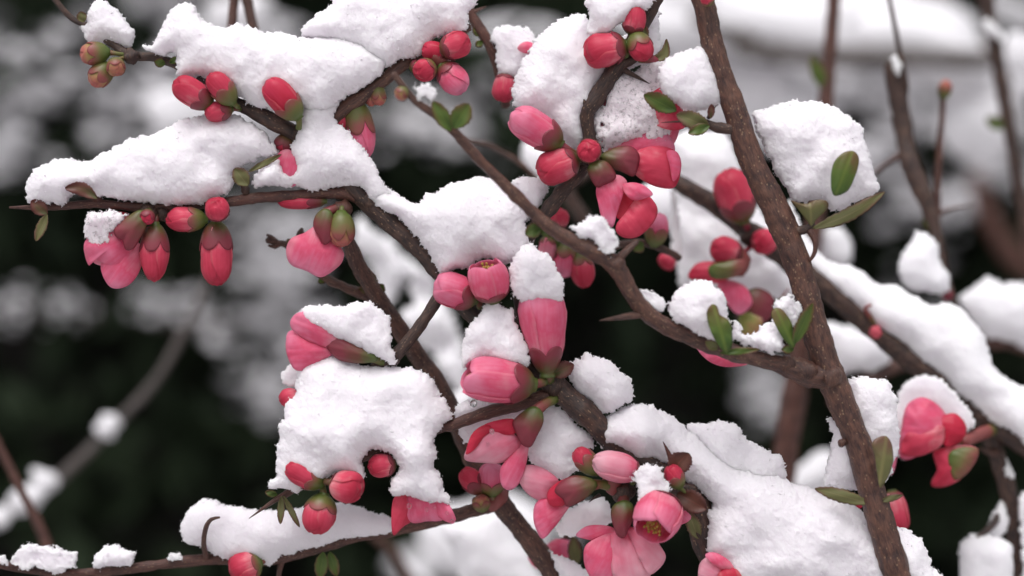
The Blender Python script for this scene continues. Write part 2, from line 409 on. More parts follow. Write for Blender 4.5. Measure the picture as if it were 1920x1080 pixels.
    if parent is None: tag(o, label, cat, group)
    if gr is not None and len(gr[0]):
        g = build('ice_crystals', Wm(gr[0], d), gr[1], M_CRYSTAL, o, smooth=False); g['kind'] = 'stuff'
    return o

def petal(name, pts, d, parent, bulge=10, base=None, gx=0.0, gy=0.0, material=None, ruffle=0.0, th=0.8, cup=0.0):
    """a thin curved petal: closed outline, domed, tilted in depth, with real thickness"""
    b = catmull([(x, y, 0) for x, y in pts], 4, True)[:, :2]
    c = b.mean(0); K = 7; n = len(b); V = []; UV = []
    bs = np.array(base if base is not None else pts[0], float)
    ax = c - bs; L = np.linalg.norm(ax) + 1e-6; ax /= L; px = np.array([-ax[1], ax[0]]); L *= 2
    def add(p, k):
        e = k / K
        h = -bulge * (1 - e * e) + gx * (p[0] - c[0]) + gy * (p[1] - c[1])
        cr = (p - bs).dot(px)
        h += cup * (cr / (L * 0.5)) ** 2 * bulge
        if ruffle: h += 1.6 * ruffle * e ** 2 * float(vn(np.array([[p[0], p[1], 3.0]]), 16, 5)[0])
        h += 0.9 * e * math.sin(cr * 0.42 + 2.5 * float(vn(np.array([[p[0] * .5, p[1] * .5, 1.0]]), 12, 3)[0]))
        V.append((p[0], p[1], h)); UV.append((cr / L + 0.5, (p - bs).dot(ax) / L))
    add(c, 0)
    for k in range(1, K + 1):
        for i in range(n): add(c + (b[i] - c) * (k / K), k)
    F = [(0, 1 + (i + 1) % n, 1 + i) for i in range(n)]
    for k in range(K - 1):
        for i in range(n):
            j = (i + 1) % n; a0 = 1 + k * n; a1 = a0 + n
            F.append((a0 + i, a0 + j, a1 + j, a1 + i))
    o = build(name, Wm(V, d), F, material or M_PET, parent, uv=UV)
    m = o.modifiers.new("thickness", 'SOLIDIFY'); m.thickness = th * U; m.offset = 0
    return o

def frame3(b3, t3):
    ax = t3 - b3; L = np.linalg.norm(ax); ax = ax / L
    r = np.array([0, 0, 1.0]) if abs(ax[2]) < 0.9 else np.array([1.0, 0, 0])
    e1 = np.cross(ax, r); e1 /= np.linalg.norm(e1); e2 = np.cross(ax, e1)
    return ax, L, e1, e2

def revolve(b3, t3, w, prof, p0, p1, t0, t1fn, nphi=24, nt=12, spiral=0.0, grow=1.0, edge=0.0):
    """patch of a surface of revolution; local units; returns V, F, UV"""
    ax, L, e1, e2 = frame3(b3, t3); V = []; F = []; UV = []
    for i in range(nphi + 1):
        f = i / nphi; ph = p0 + (p1 - p0) * f; u = f * 2 - 1; t1 = t1fn(u, ph)
        for j in range(nt + 1):
            g = j / nt; t = t0 + (t1 - t0) * g
            rr = w / 2 * prof(t) * (grow + spiral * f) + edge * w * g ** 6
            V.append(b3 + ax * (L * t) + rr * (math.cos(ph) * e1 + math.sin(ph) * e2)); UV.append((f * 0.8 + 0.1, t))
    for i in range(nphi):
        for j in range(nt):
            a = i * (nt + 1) + j; F.append((a, a + nt + 1, a + nt + 2, a + 1))
    return V, F, UV

def egg(c=0.55, p=2.2, tipr=0.0):
    def f(t):
        t = min(max(t, 0.0), 1.0)
        s = c if t < c else 1 - c
        v = max(0.0, 1 - abs((t - c) / s) ** p) ** (1 / 2.0)
        return max(v, 0.30 * (1 - t / 0.12) if t < 0.12 else 0.0)
    return f

BUDS = 0
def bud(parent, base, tip, w, d, fwd=0, calyx=0.42, material=None, cmat=None, rot=None, c=0.56, p=2.2, opening=0.0, cw=1.04, to=None, label=None, stamens=False, dback=0):
    """flower bud: overlapping petals round a core, with a lobed calyx cup"""
    global BUDS; BUDS += 1
    rs = random.Random(BUDS * 31)
    if rot is None: rot = rs.uniform(0, 6.28)
    b3 = np.array([base[0], base[1], dback], float); t3 = np.array([tip[0], tip[1], -fwd], float)
    prof = egg(c, p); material = material or M_BUD
    V, F, UV = [], [], []
    def add(vfu):
        v, f, u = vfu; o = len(V); V.extend(v); F.extend([tuple(q + o for q in g) for g in f]); UV.extend(u)
    tend = 1 - opening * 0.35
    if opening == 0:
        add(revolve(b3, t3, w, prof, 0, 6.2832, 0.02, lambda u, ph: 1.0, 28, 16, 0, 0.93))
    npet = 4 if opening == 0 else 5
    for k in range(npet):
        a0 = rot + k * 2 * math.pi / npet * 1.0
        span = 2.3 if opening == 0 else 1.75
        top = rs.uniform(0.95, 0.995) if opening == 0 else tend * rs.uniform(0.96, 1.04)
        drop = rs.uniform(0.30, 0.5) if opening == 0 else 0.12
        add(revolve(b3, t3, w, prof, a0, a0 + span, 0.08, lambda u, ph: top - drop * abs(u) ** 3.0, 18, 14, 0.075, 0.935 + 0.012 * (k % 2), 0.012))
    V = np.array(V)
    if opening: V = V + 0.0
    V = V + (vn(V, w * 0.4, BUDS) * w * 0.028 + vn(V, w * 0.13, BUDS + 50) * w * 0.008)[:, None] * np.array([1, 1, 1])
    o = build("flower_bud", Wm(V, d), F, material, parent, uv=UV)
    if label: o["label"] = label
    m = o.modifiers.new("thickness", 'SOLIDIFY'); m.thickness = 0.9 * U; m.offset = -1
    # calyx cup with five rounded sepals
    if calyx > 0:
        ph0 = rs.uniform(0, 6.28)
        cv, cf, cu = revolve(b3, t3, w, prof, 0, 6.2832, -0.02, lambda u, ph: calyx * (0.62 + 0.38 * abs(math.sin(2.5 * (ph + ph0))) ** 0.55), 60, 12, 0, cw, 0.006)
        cu = [(a, b / max(calyx, .1)) for a, b in cu]
        oc = build("calyx", Wm(np.array(cv), d), cf, cmat or M_CALYX, o, uv=cu)
        m = oc.modifiers.new("thickness", 'SOLIDIFY'); m.thickness = 1.3 * U; m.offset = 0
    if stamens or opening:
        ax, L, e1, e2 = frame3(b3, t3); SV = []; SF = []
        for k in range(16):
            a = k * 2.4; rr = w * 0.16 * math.sqrt(k / 16 + 0.05)
            q0 = b3 + ax * L * 0.3; q1 = b3 + ax * L * (0.72 + 0.1 * rs.random()) + rr * 1.3 * (math.cos(a) * e1 + math.sin(a) * e2)
            for s_, (ca, cb, rad) in enumerate(((q0, q1, 1.0), (q1, q1 + ax * 4, 2.6))):
                n0 = len(SV)
                for q in (ca, cb):
                    for i in range(5):
                        g = i * 1.2566; SV.append(q + rad * (math.cos(g) * e1 + math.sin(g) * e2))
                for i in range(5):
                    j = (i + 1) % 5; SF.append((n0 + i, n0 + j, n0 + 5 + j, n0 + 5 + i))
                SF.append(tuple(n0 + 5 + i for i in range(5)))
        build("stamens", Wm(np.array(SV), d), SF, M_STAMEN, o)
    # stalk back to the wood
    if to is not None:
        s = 1 + d / DU
        q0 = (base[0], base[1], d + dback); 
        tube("stalk", [(to[0], to[1], to[2] if len(to) > 2 else d + 12, w * 0.11), ((to[0] + base[0]) / 2, (to[1] + base[1]) / 2, d + dback + 2, w * 0.10), (base[0] + (tip[0] - base[0]) * 0.06, base[1] + (tip[1] - base[1]) * 0.06, d + dback, w * 0.13)], cmat or M_CALYX, o, 8, 0.02, 3)
    return o

def leaf(parent, base, tip, w, d, fwd=0, fold=0.35, material=None, bend=0.0, name="leaf", notch=False, wmax=0.5, gx=0.0):
    b = np.array(base, float); t = np.array(tip, float); ax = t - b; L = np.linalg.norm(ax); ax /= L; px = np.array([-ax[1], ax[0]])
    V = []; UV = []; F = []; NT, NS = 30, 6
    for i in range(NT + 1):
        g = i / NT
        hw = w / 2 * (math.sin(math.pi * min(1, g ** (math.log(0.5) / math.log(wmax)) )) ** 0.62 if 0 < g < 1 else 0.06) * (1 + 0.07 * math.sin(i * 2.1) + 0.04 * math.sin(i * 0.9 + w))
        for j in range(NS + 1):
            s = j / NS * 2 - 1
            ctr = b + ax * L * g + px * (bend * L * math.sin(math.pi * g))
            q = ctr + px * s * hw
            h = -fwd * g - abs(s) * hw * fold + gx * s * hw + 1.2 * math.sin(g * 9 + s * 3)
            V.append((q[0], q[1], h)); UV.append((s * 0.5 + 0.5, 0.5 * g + 0.5 * abs(s)))
    for i in range(NT):
        for j in range(NS):
            a = i * (NS + 1) + j; F.append((a, a + 1, a + NS + 2, a + NS + 1))
    o = build(name, Wm(np.array(V), d), F, material or M_LEAF, parent, uv=UV)
    m = o.modifiers.new("thickness", 'SOLIDIFY'); m.thickness = 1.0 * U; m.offset = 0
    return o
def thorn(parent, a, b, r, d, d2=None):
    d2 = d if d2 is None else d2
    mx, my = (a[0] + b[0]) / 2, (a[1] + b[1]) / 2
    return tube("thorn", [(a[0], a[1], d, r), (mx, my, (d + d2) / 2, r * 0.55), (b[0], b[1], d2, 0.5)], M_BARK_DARK, parent, 8, 0.03, 4)
def knot(parent, x, y, d, r, material=None):
    """scaly lump where buds leave the wood"""
    V = []; F = []; n, m = 14, 9
    for i in range(m + 1):
        th = math.pi * i / m
        for j in range(n):
            ph = 2 * math.pi * j / n; V.append((x + r * math.sin(th) * math.cos(ph), y + r * math.cos(th), r * math.sin(th) * math.sin(ph)))
    V = np.array(V); c = np.array([x, y, 0.0]); V = c + (V - c) * (1 + 0.28 * vn(V, r * 0.6, int(x)) + 0.12 * vn(V, r * 0.25, int(y)))[:, None]
    for i in range(m):
        for j in range(n):
            F.append((i * n + j, i * n + (j + 1) % n, (i + 1) * n + (j + 1) % n, (i + 1) * n + j))
    return build("bud_scales", Wm(V, d), F, material or M_BARK_DARK, parent, uv=[(a, b) for a, b in V[:, :2] * 0.05])
def drop(parent, x, y, r, d):
    V = []; F = []; n, m = 12, 8
    for i in range(m + 1):
        th = math.pi * i / m
        for j in range(n):
            ph = 2 * math.pi * j / n; V.append((x + r * math.sin(th) * math.cos(ph), y + r * 1.1 * math.cos(th), r * math.sin(th) * math.sin(ph)))
    for i in range(m):
        for j in range(n): F.append((i * n + j, i * n + (j + 1) % n, (i + 1) * n + (j + 1) % n, (i + 1) * n + j))
    return build("water_drop", Wm(np.array(V), d), F, M_WATER, parent)
def cup(parent, pts, d, bulge=12, material=None, gx=0, gy=0, base=None, name="calyx"):
    return petal(name, pts, d, parent, bulge, base, gx, gy, material or M_CALYX, 0, 2.2)

# ================================================================ ground
gs = 60.0; gv = []; gf = []; gn = 80
for i in range(gn + 1):
    for j in range(gn + 1):
        x = -gs + 2 * gs * (i / gn); y = -gs + 2 * gs * (j / gn)
        gv.append((x, y, 0.02 * math.sin(x * 1.7) * math.cos(y * 1.3)))
for i in range(gn):
    for j in range(gn):
        a = i * (gn + 1) + j; gf.append((a, a + gn + 1, a + gn + 2, a + 1))
tag(build("ground", gv, gf, M_GROUND), "snow covered ground", None, None, "structure")

# ================================================================ the bushes behind
def leaf_cloud(name, n, box, size, material, parent, seed, density=None):
    rg = np.random.default_rng(seed)
    x0, x1, y0, y1, z0, z1 = box
    c = np.stack([rg.uniform(x0, x1, n), rg.uniform(y0, y1, n), rg.uniform(z0, z1, n)], 1)
    if density is not None: c = c[density(c)]
    n = len(c); a = rg.normal(size=(n, 3)); a /= np.linalg.norm(a, axis=1)[:, None]
    b = np.cross(a, rg.normal(size=(n, 3))); b /= np.linalg.norm(b, axis=1)[:, None]
    L = size * rg.uniform(.6, 1.3, n)[:, None]; w = L * 0.38
    nrm = np.cross(a, b)
    v = np.stack([c - a * L, c + b * w + nrm * w * .3, c + a * L, c - b * w + nrm * w * .3], 1).reshape(-1, 3)
    f = np.arange(4 * n).reshape(n, 4)
    return build(name, v, f, material, parent, smooth=False)
def shrub(cx, w, y, h, label, seed, dep=0.35, n=5200):
    t = bpy.data.objects.new("evergreen_shrub", None); C.objects.link(t); t.location = (cx, y, 0); t.empty_display_size = 0.1
    tag(t, label, "shrub", "evergreen shrubs behind the flowering branches")
    def inside(c):
        q = ((c[:, 0] - cx) / (w / 2)) ** 2 + ((c[:, 1] - y) / dep) ** 2 + (np.maximum(0, c[:, 2] - h * .75) / (h * .25)) ** 2
        q = q + 0.35 * vn(c, 0.16, seed)
        return q < 1
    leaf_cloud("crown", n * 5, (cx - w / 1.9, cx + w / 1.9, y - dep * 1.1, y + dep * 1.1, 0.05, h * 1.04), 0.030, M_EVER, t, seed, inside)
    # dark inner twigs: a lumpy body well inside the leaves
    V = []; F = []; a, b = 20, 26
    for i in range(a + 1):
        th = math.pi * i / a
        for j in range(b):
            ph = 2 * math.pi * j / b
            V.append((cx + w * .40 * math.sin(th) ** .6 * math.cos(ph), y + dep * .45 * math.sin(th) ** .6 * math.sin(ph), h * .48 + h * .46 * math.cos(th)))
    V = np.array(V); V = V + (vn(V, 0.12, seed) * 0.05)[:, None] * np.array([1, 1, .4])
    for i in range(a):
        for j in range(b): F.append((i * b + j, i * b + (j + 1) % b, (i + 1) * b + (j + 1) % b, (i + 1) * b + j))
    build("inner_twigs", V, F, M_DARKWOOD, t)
    return t
shrub(-0.95, 0.95, 1.45, 2.1, "dark evergreen shrub at the far left edge, mottled with snow at the top", 1)
shrub(-0.38, 0.80, 1.30, 2.0, "blurred dark evergreen shrub behind the left flowering branch", 2)
shrub(0.16, 0.80, 1.40, 2.15, "blurred dark evergreen shrub behind the centre of the flowering branches", 3)
shrub(0.68, 0.85, 1.25, 1.95, "blurred dark evergreen shrub behind the thick bare stem", 4)
shrub(1.25, 0.95, 1.45, 2.1, "dark evergreen shrub at the far right edge", 5)

def lump(name, cx, cy, rx, ry, d, rot=0, label=None, group=None, parent=None, th=0.55, rough=0.4, material=None, kind=None, cat="snow"):
    V = []; F = []; a, b = 18, 28; s = (rx + ry) / 2
    for i in range(a + 1):
        t = math.pi * i / a
        for j in range(b):
            p = 2 * math.pi * j / b; V.append((math.sin(t) * math.cos(p), math.cos(t), math.sin(t) * math.sin(p)))
    V = np.array(V); V = V * (1 + rough * vn(V, 0.9, int(cx)) + rough * .5 * vn(V, 0.4, int(cy)))[:, None]
    V = V * np.array([rx, ry, s * th]); c, sn = math.cos(R(rot)), math.sin(R(rot))
    V = np.stack([cx + V[:, 0] * c - V[:, 1] * sn, cy + V[:, 0] * sn + V[:, 1] * c, V[:, 2]], 1)
    for i in range(a):
        for j in range(b): F.append((i * b + j, i * b + (j + 1) % b, (i + 1) * b + (j + 1) % b, (i + 1) * b + j))
    o = build(name, Wm(V, d), F, material or M_SNOW_BG, parent)
    if label: tag(o, label, cat, group, kind)
    return o
def dusting(name, poly, d, n, size, label, seed, spread=500):
    """uncountable flecks of snow caught on the leaves of the shrubs"""
    rg = np.random.default_rng(seed); poly = np.array(poly, float); lo, hi = poly.min(0), poly.max(0)
    x = rg.uniform(lo[0], hi[0], n * 4); y = rg.uniform(lo[1], hi[1], n * 4)
    p3 = np.stack([x, y, x * 0], 1)
    k = (sdf_poly(x, y, poly) + 25 * vn(p3, 60, seed) > 0) & (vn(p3, 75, seed + 1) + 0.5 * vn(p3, 30, seed + 2) > -0.25)
    x, y = x[k][:n], y[k][:n]; V = []; F = []
    m = len(x); sz = size * rg.uniform(.5, 1.5, m); dd = d + rg.uniform(-spread, spread, m)
    for i in range(m):
        n0 = len(V); e = OCT * np.array([sz[i] * rg.uniform(1, 1.8), sz[i] * rg.uniform(.5, .8), sz[i]]) + rg.normal(0, sz[i] * .15, (6, 3)) + np.array([x[i], y[i], 0])
        V.extend(Wm(e, dd[i])); F.extend((OCF + n0).tolist())
    o = build(name, np.array(V), [tuple(f) for f in F], M_SNOW_BG, None)
    return tag(o, label, "snow", None, "stuff")

BGG = "soft heaps of snow lying on the shrubs behind"
# far grey-white zones, d in drawing units (1000 = 23 cm behind the sharp plane)
dusting("snow_dusting", [(-60, 60), (120, -60), (330, -60), (560, 60), (580, 260), (380, 330), (60, 360), (-60, 330)], 4500, 1000, 16, "loose snow caught all over the evergreen at the top left", 1)
dusting("snow_dusting", [(1220, -60), (1560, -60), (1940, 120), (1940, 420), (1760, 420), (1600, 330), (1500, 230), (1220, 300)], 4500, 1000, 16, "loose snow caught on the evergreen at the top right", 2)
dusting("snow_dusting", [(420, 380), (620, 400), (640, 640), (600, 760), (480, 760), (400, 640)], 4500, 190, 14, "thin snow caught on the evergreen left of the middle branch", 3)
dusting("snow_dusting", [(700, 170), (1010, 120), (1010, 330), (860, 300), (700, 290)], 4700, 60, 15, "thin snow caught on the evergreen above the middle branch", 4)
dusting("snow_dusting", [(1560, 250), (1800, 300), (1760, 620), (1600, 560)], 4800, 70, 12, "sparse snow caught on the evergreen behind the pink twig", 5)
dusting("snow_dusting", [(820, 940), (1080, 960), (1120, 1140), (700, 1140)], 4600, 60, 15, "thin snow caught on the evergreen at the bottom centre", 6)
dusting("snow_dusting", [(1320, 690), (1460, 680), (1480, 800), (1380, 800)], 4700, 34, 13, "faint snow caught on the evergreen under the side twig with green leaves", 7)
dusting("snow_dusting", [(-40, 530), (200, 540), (430, 560), (430, 620), (-40, 600)], 4300, 110, 10, "streak of snow caught on the dark evergreen at the left", 8)
dusting("snow_dusting", [(440, 700), (520, 700), (520, 800), (440, 800)], 4700, 14, 12, "few snow flecks in the dark left of the square snow block", 9)
L = [
 (1400, 40, 240, 74, 8, 2700, "long white blurred heap of snow across the top, just right of the thick stem"),
 (1660, 70, 190, 72, 14, 2750, "bright blurred heap of snow behind the thin dark twig"),
 (1790, 140, 130, 40, 22, 2800, "sloping blurred snow below the reddish-brown patch at the upper right"),
 (1310, 180, 140, 80, -10, 2850, "grey blurred snow behind the top of the thick stem"),
 (1480, 220, 130, 70, 5, 2850, "soft grey snow above the big snow cap on the right"),
 (1830, 240, 84, 66, 20, 2800, "pale round snow heap near the right edge, behind the stem with a green bud"),
 (1640, 190, 70, 34, 10, 3600, "small grey snow patch between the two dark stems at the upper right"),
 (1905, 25, 70, 34, 20, 3100, "lilac white snow in the top right corner"),
 (1915, 110, 30, 55, 0, 1800, "pale snow heap on the right edge under the corner"),
 (500, 480, 60, 90, 5, 3100, "tall soft white snow patch right of the hanging bud"),
 (515, 620, 60, 90, 8, 3400, "tall blurred snow patch above the left snow block"),
 (400, 200, 120, 76, 0, 2800, "pale blurred snow between the two upper left snow loads"),
 (250, 190, 120, 50, -8, 3400, "grey blurred snow left of the upper snow load"),
 (130, 300, 120, 40, 0, 3600, "grey blurred snow streak above the left end of the long branch"),
 (300, 20, 70, 30, 0, 3200, "grey snow patch at the top between the two small caps"),
 (790, 232, 130, 24, 3, 3300, "flat pale snow streak behind the brown twig"),
 (960, 70, 100, 26, 3, 3300, "flat pale snow streak at the top, left of the round dome"),
 (930, 170, 60, 60, 10, 3500, "grey snow spot left of the round dome"),
 (930, 1010, 110, 70, 12, 2200, "large soft snow heap at the bottom centre"),
 (780, 1060, 60, 30, 0, 3000, "small grey snow patch under the bottom branch"),
 (1530, 890, 46, 40, -35, 1400, "blurred white snow wedge above the bottom right snow"),
 (1750, 400, 40, 40, 0, 3600, "dim snow spot among the stems at the right"),
 (480, 350, 90, 30, 0, 3300, "thin pale snow behind the leaf on the long branch"),
 (440, 20, 60, 40, 0, 2600, "pale snow behind the reddish twigs at the top"),
]
for (x, y, rx, ry, rt, d, lb) in L:
    if d >= 2900: d += 1500
    lump("snow_heap", x, y, rx, ry, d, rt, lb, BGG)

# ================================================================ blurred stems behind
GS = "blurred bare stems behind the flowering branches"
def stem_thing(pts, label, mat_=None, group=GS, seed=1, name="bare_branch"):
    c = pts[0]; t = thing(name, label, "branch", (c[0], c[1], c[2]), group)
    tube("wood", pts, mat_ or M_BARK, t, 12, 0.08, 9, seed=seed); return t
g1 = stem_thing([(1566, -30, 950, 12), (1556, 100, 950, 13), (1547, 200, 950, 14), (1530, 400, 950, 16), (1505, 620, 950, 20), (1490, 740, 950, 24), (1472, 860, 950, 23), (1455, 1120, 950, 22)], "blurred reddish brown upright stem behind the big snow cap on the right", M_BARK_RED)
leaf(g1, (1548, 170), (1520, 105), 26, 940, 5)
g2 = stem_thing([(1674, 120, 620, 17), (1692, 230, 620, 18), (1708, 310, 600, 18), (1745, 400, 580, 14), (1775, 520, 560, 7), (1800, 600, 560, 6)], "dark cut-off stem with snow down its right side, at the upper right", M_BARK_DARK)
tube("twig", [(1664, -20, 600, 4), (1680, 60, 600, 5), (1697, 150, 610, 6), (1695, 180, 620, 8)], M_BARK_DARK, g2, 8)
tube("twig", [(1690, 290, 605, 6), (1665, 305, 620, 5), (1640, 325, 640, 4)], M_BARK_RED, g2, 8)
knot(g2, 1776, 552, 560, 12, M_CALYX)
g3 = stem_thing([(1770, 170, 640, 5), (1764, 250, 640, 6), (1758, 340, 640, 7), (1755, 440, 640, 7)], "thin pinkish twig ending in a small green bud, at the upper right", M_BARK_RED)
bud(g3, (1770, 185), (1773, 150), 24, 638, 8, 0.8, M_GREENBUD, M_CALYX_G)
tube("thorn", [(1757, 400, 640, 5), (1790, 390, 640, 3), (1825, 385, 640, 0.6)], M_BARK_RED, g3, 8)
leaf(g3, (1755, 432), (1728, 412), 18, 636, 4)
g4 = stem_thing([(1845, -20, 1100, 15), (1868, 100, 1100, 14), (1885, 200, 1100, 13), (1905, 320, 1100, 12), (1925, 440, 1100, 12), (1950, 600, 1100, 12)], "blurred dark stem near the right edge", M_BARK_DARK)
leaf(g4, (1882, 240), (1848, 222), 24, 1090, 5)
stem_thing([(1660, -60, 3600, 20), (1740, 20, 3600, 20), (1800, 70, 3600, 18), (1860, 100, 3600, 16)], "thick far reddish-brown stem at the top right, in front of the white snow", M_BARK_RED)
stem_thing([(1760, -60, 3300, 18), (1775, 30, 3300, 17), (1800, 110, 3300, 16), (1850, 180, 3300, 14)], "far dark stem at the top right, left of the oval snow lump", M_BARK_DARK)
stem_thing([(1830, 330, 3300, 16), (1850, 400, 3300, 18), (1900, 480, 3300, 18), (1950, 520, 3300, 18)], "far dull brown stem at the right edge above the blurred snow mound", M_BARK_RED)
g5 = stem_thing([(-40, 985, 1700, 10), (60, 935, 1700, 10), (140, 870, 1700, 10), (220, 790, 1700, 9), (290, 715, 1700, 8), (340, 630, 1700, 8), (375, 560, 1700, 7), (400, 500, 1700, 6)], "blurred grey-brown arching stem in the dark at the left", M_BARK_GREY)
stem_thing([(-20, 800, 750, 7), (15, 870, 750, 8), (50, 940, 750, 9), (80, 1000, 750, 10), (100, 1060, 750, 10)], "thin golden brown stem crossing the lower left corner", M_BARK_RED)
stem_thing([(-40, 570, 4250, 9), (120, 585, 4250, 9), (300, 600, 4250, 9), (440, 610, 4250, 9)], "faint blurred horizontal stem under a streak of snow at the left", M_BARK_GREY)
stem_thing([(445, -30, 380, 9), (438, 10, 380, 9), (433, 70, 370, 10)], "short reddish twig rising from the upper left snow load, left one of two", M_BARK_RED)
stem_thing([(455, -30, 380, 9), (465, 10, 380, 10), (480, 80, 370, 10)], "short brown twig rising from the upper left snow load, right one of two", M_BARK)
stem_thing([(860, 262, 520, 4), (910, 270, 520, 4), (940, 285, 520, 5), (975, 305, 520, 5), (1020, 350, 520, 5)], "thin blurred twig behind the brown diagonal twig", M_BARK)
stem_thing([(1930, 650, 900, 16), (1880, 640, 900, 15), (1800, 650, 900, 14), (1680, 685, 850, 15), (1600, 730, 800, 14), (1560, 760, 780, 12)], "blurred brown stem under the soft snow at the right", M_BARK_RED)
stem_thing([(1100, 420, 900, 12), (1060, 350, 900, 14), (1090, 330, 900, 13), (1140, 300, 900, 12)], "blurred dark stem behind the middle flower cluster", M_BARK_DARK)
stem_thing([(1300, 30, 2600, 16), (1400, 70, 2600, 17), (1560, 105, 2600, 18), (3100, 125, 2600, 18), (1880, 150, 2600, 17)], "long blurred grey stem under the white snow across the upper right", M_BARK_GREY)
stem_thing([(700, 1000, 1500, 8), (740, 1040, 1500, 9), (780, 1110, 1500, 10)], "faint greyish stem under the bottom branch", M_BARK)
G5S = "small snow lumps on the arching stem at the left"
lump("snow_lump", 202, 800, 22, 17, 1660, 30, "round blurred snow lump on the middle of the arching stem", G5S, th=.8)
lump("snow_lump", 88, 902, 26, 19, 1660, 35, "blurred snow lump on the arching stem beside the golden stem", G5S, th=.8)
lump("snow_lump", 50, 935, 40, 19, 1660, -30, "long blurred snow lump low on the arching stem", G5S, th=.8)
lump("snow_lump", 0, 970, 22, 16, 1660, 30, "blurred snow lump where the arching stem leaves the picture", G5S, th=.8)

# ================================================================ quince: thick bare stem with its side twig
stem = thing("bare_branch", "thick bare brown stem leaning across the right side, its side twig bearing green leaves", "branch", (1685, 1080, -60))
tube("main_stem", [(1290, -60, -60, 19.8), (1318, 0, -60, 20.7), (1340, 100, -60, 21.2), (1376, 200, -60, 21.6), (1409, 300, -60, 24.3), (1458, 400, -60, 26.1), (1497, 500, -60, 25.2), (1524, 600, -60, 25.2), (1548, 680, -60, 27.0), (1572, 740, -60, 27.0), (1597, 800, -60, 25.2), (1616, 850, -60, 25.2), (1632, 910, -60, 25.2), (1658, 1000, -60, 26.1), (1685, 1090, -60, 27.0), (1712, 1190, -60, 27.9)], M_BARK, stem, 28, 0.05, 6, seed=4)
tube("side_twig", [(738, 138, -190, 6), (775, 185, -190, 7), (815, 215, -188, 8), (850, 245, -185, 9), (890, 290, -180, 9.5), (930, 330, -175, 10.5), (980, 380, -170, 11.5), (1030, 425, -165, 13), (1080, 455, -160, 14), (1135, 485, -150, 16), (1163, 512, -145, 17), (1184, 550, -140, 15.5), (1212, 585, -130, 16), (1250, 612, -120, 16), (1310, 638, -105, 16), (1370, 660, -95, 16), (1430, 675, -88, 16), (1480, 688, -80, 19), (1520, 704, -72, 23), (1556, 706, -62, 24)], M_BARK, stem, 20, 0.09, 5, seed=9)
for kx, ky, kr in ((1392, 232, 8), (1440, 372, 9), (1478, 470, 10), (1580, 830, 8), (1640, 905, 10)): knot(stem, kx, ky, -74, kr, M_BARK)
knot(stem, 1560, 708, -80, 20, M_BARK); knot(stem, 1508, 696, -78, 22, M_BARK); knot(stem, 1158, 497, -150, 18, M_BARK); knot(stem, 1478, 684, -84, 18, M_BARK)
tube("twig", [(1150, 495, -150, 9), (1175, 470, -150, 7), (1195, 452, -145, 5)], M_BARK, stem, 10)
tube("thorn", [(1208, 588, -133, 8), (1170, 594, -140, 6), (1124, 601, -148, 0.8)], M_BARK, stem, 10)
tube("twig", [(1398, 243, -60, 12), (1368, 241, -66, 11), (1340, 238, -70, 9), (1318, 225, -76, 6)], M_BARK_DARK, stem, 12, 0.15)
leaf(stem, (1268, 208), (1207, 178), 34, -70, 8, material=M_LEAF, gx=-.3)
leaf(stem, (1330, 238), (1268, 215), 34, -80, 8, material=M_LEAF_OLIVE)
leaf(stem, (1330, 236), (1290, 250), 22, -86, 6, material=M_LEAF)
leaf(stem, (1332, 222), (1334, 196), 14, -84, 10, material=M_LEAF_RED)
tube("thorn", [(1312, 228, -74, 4), (1270, 228, -74, 2), (1240, 230, -74, 0.5)], M_BARK_RED, stem, 8)
tube("thorn", [(1328, 222, -78, 4), (1336, 205, -80, 2), (1347, 196, -80, 0.5)], M_BARK_DARK, stem, 8)
# little node with leaf fan, right side
tube("twig", [(1478, 430, -62, 10), (1500, 432, -70, 9), (1516, 428, -74, 7), (1524, 418, -76, 6)], M_BARK_DARK, stem, 12, 0.2)
tube("tendril", [(1518, 432, -76, 6), (1528, 450, -78, 5), (1528, 472, -78, 4.5), (1518, 490, -74, 2.5)], M_BARK_RED, stem, 10)
petal("leaf", [(1483, 376), (1498, 381), (1514, 382), (1530, 375), (1550, 377), (1553, 388), (1543, 400), (1530, 412), (1523, 425), (1512, 412), (1498, 394)], -86, stem, 7, (1522, 426), 0, 0.2, M_LEAF_OLIVE)
leaf(stem, (1524, 428), (1658, 360), 26, -78, 4, fold=-.1, material=M_LEAF_OLIVE, bend=0.05, wmax=.5)
petal("leaf", [(1562,366),(1557,335),(1563,305),(1580,287),(1600,283),(1611,295),(1608,318),(1595,350),(1583,362)], -122, stem, 6, (1566, 366), 0.25, 0, M_LEAF)
# leaves on the side twig
petal("leaf", [(1325,584),(1335,570),(1345,575),(1350,590),(1366,600),(1373,620),(1372,650),(1362,662),(1345,645),(1330,615)], -165, stem, 7, (1362, 660), 0.2, 0, M_LEAF, 4)
leaf(stem, (1345, 655), (1322, 640), 20, -130, 6, material=M_LEAF_OLIVE)
leaf(stem, (1350, 662), (1423, 655), 14, -128, 6, material=M_LEAF)
petal("leaf", [(1446,592),(1452,578),(1466,580),(1480,598),(1486,612),(1492,640),(1486,652),(1465,630)], -126, stem, 6, (1488, 650), 0.2, 0, M_LEAF, 3)
leaf(stem, (1488, 645), (1524, 568), 28, -122, 4, material=M_LEAF, gx=.6)
leaf(stem, (1488, 655), (1465, 655), 16, -112, 4, material=M_LEAF)
leaf(stem, (846, 246), (812, 190), 30, -200, 6, material=M_LEAF); leaf(stem, (850, 240), (880, 195), 40, -205, 8, material=M_LEAF)
leaf(stem, (1010, 436), (1030, 420), 42, -150, 6, material=M_LEAF); leaf(stem, (1015, 425), (985, 440), 28, -150, 4, material=M_LEAF)
bud(stem, (762, 165), (745, 185), 26, -185, 10, 0.8, M_GREENBUD, M_CALYX_G)
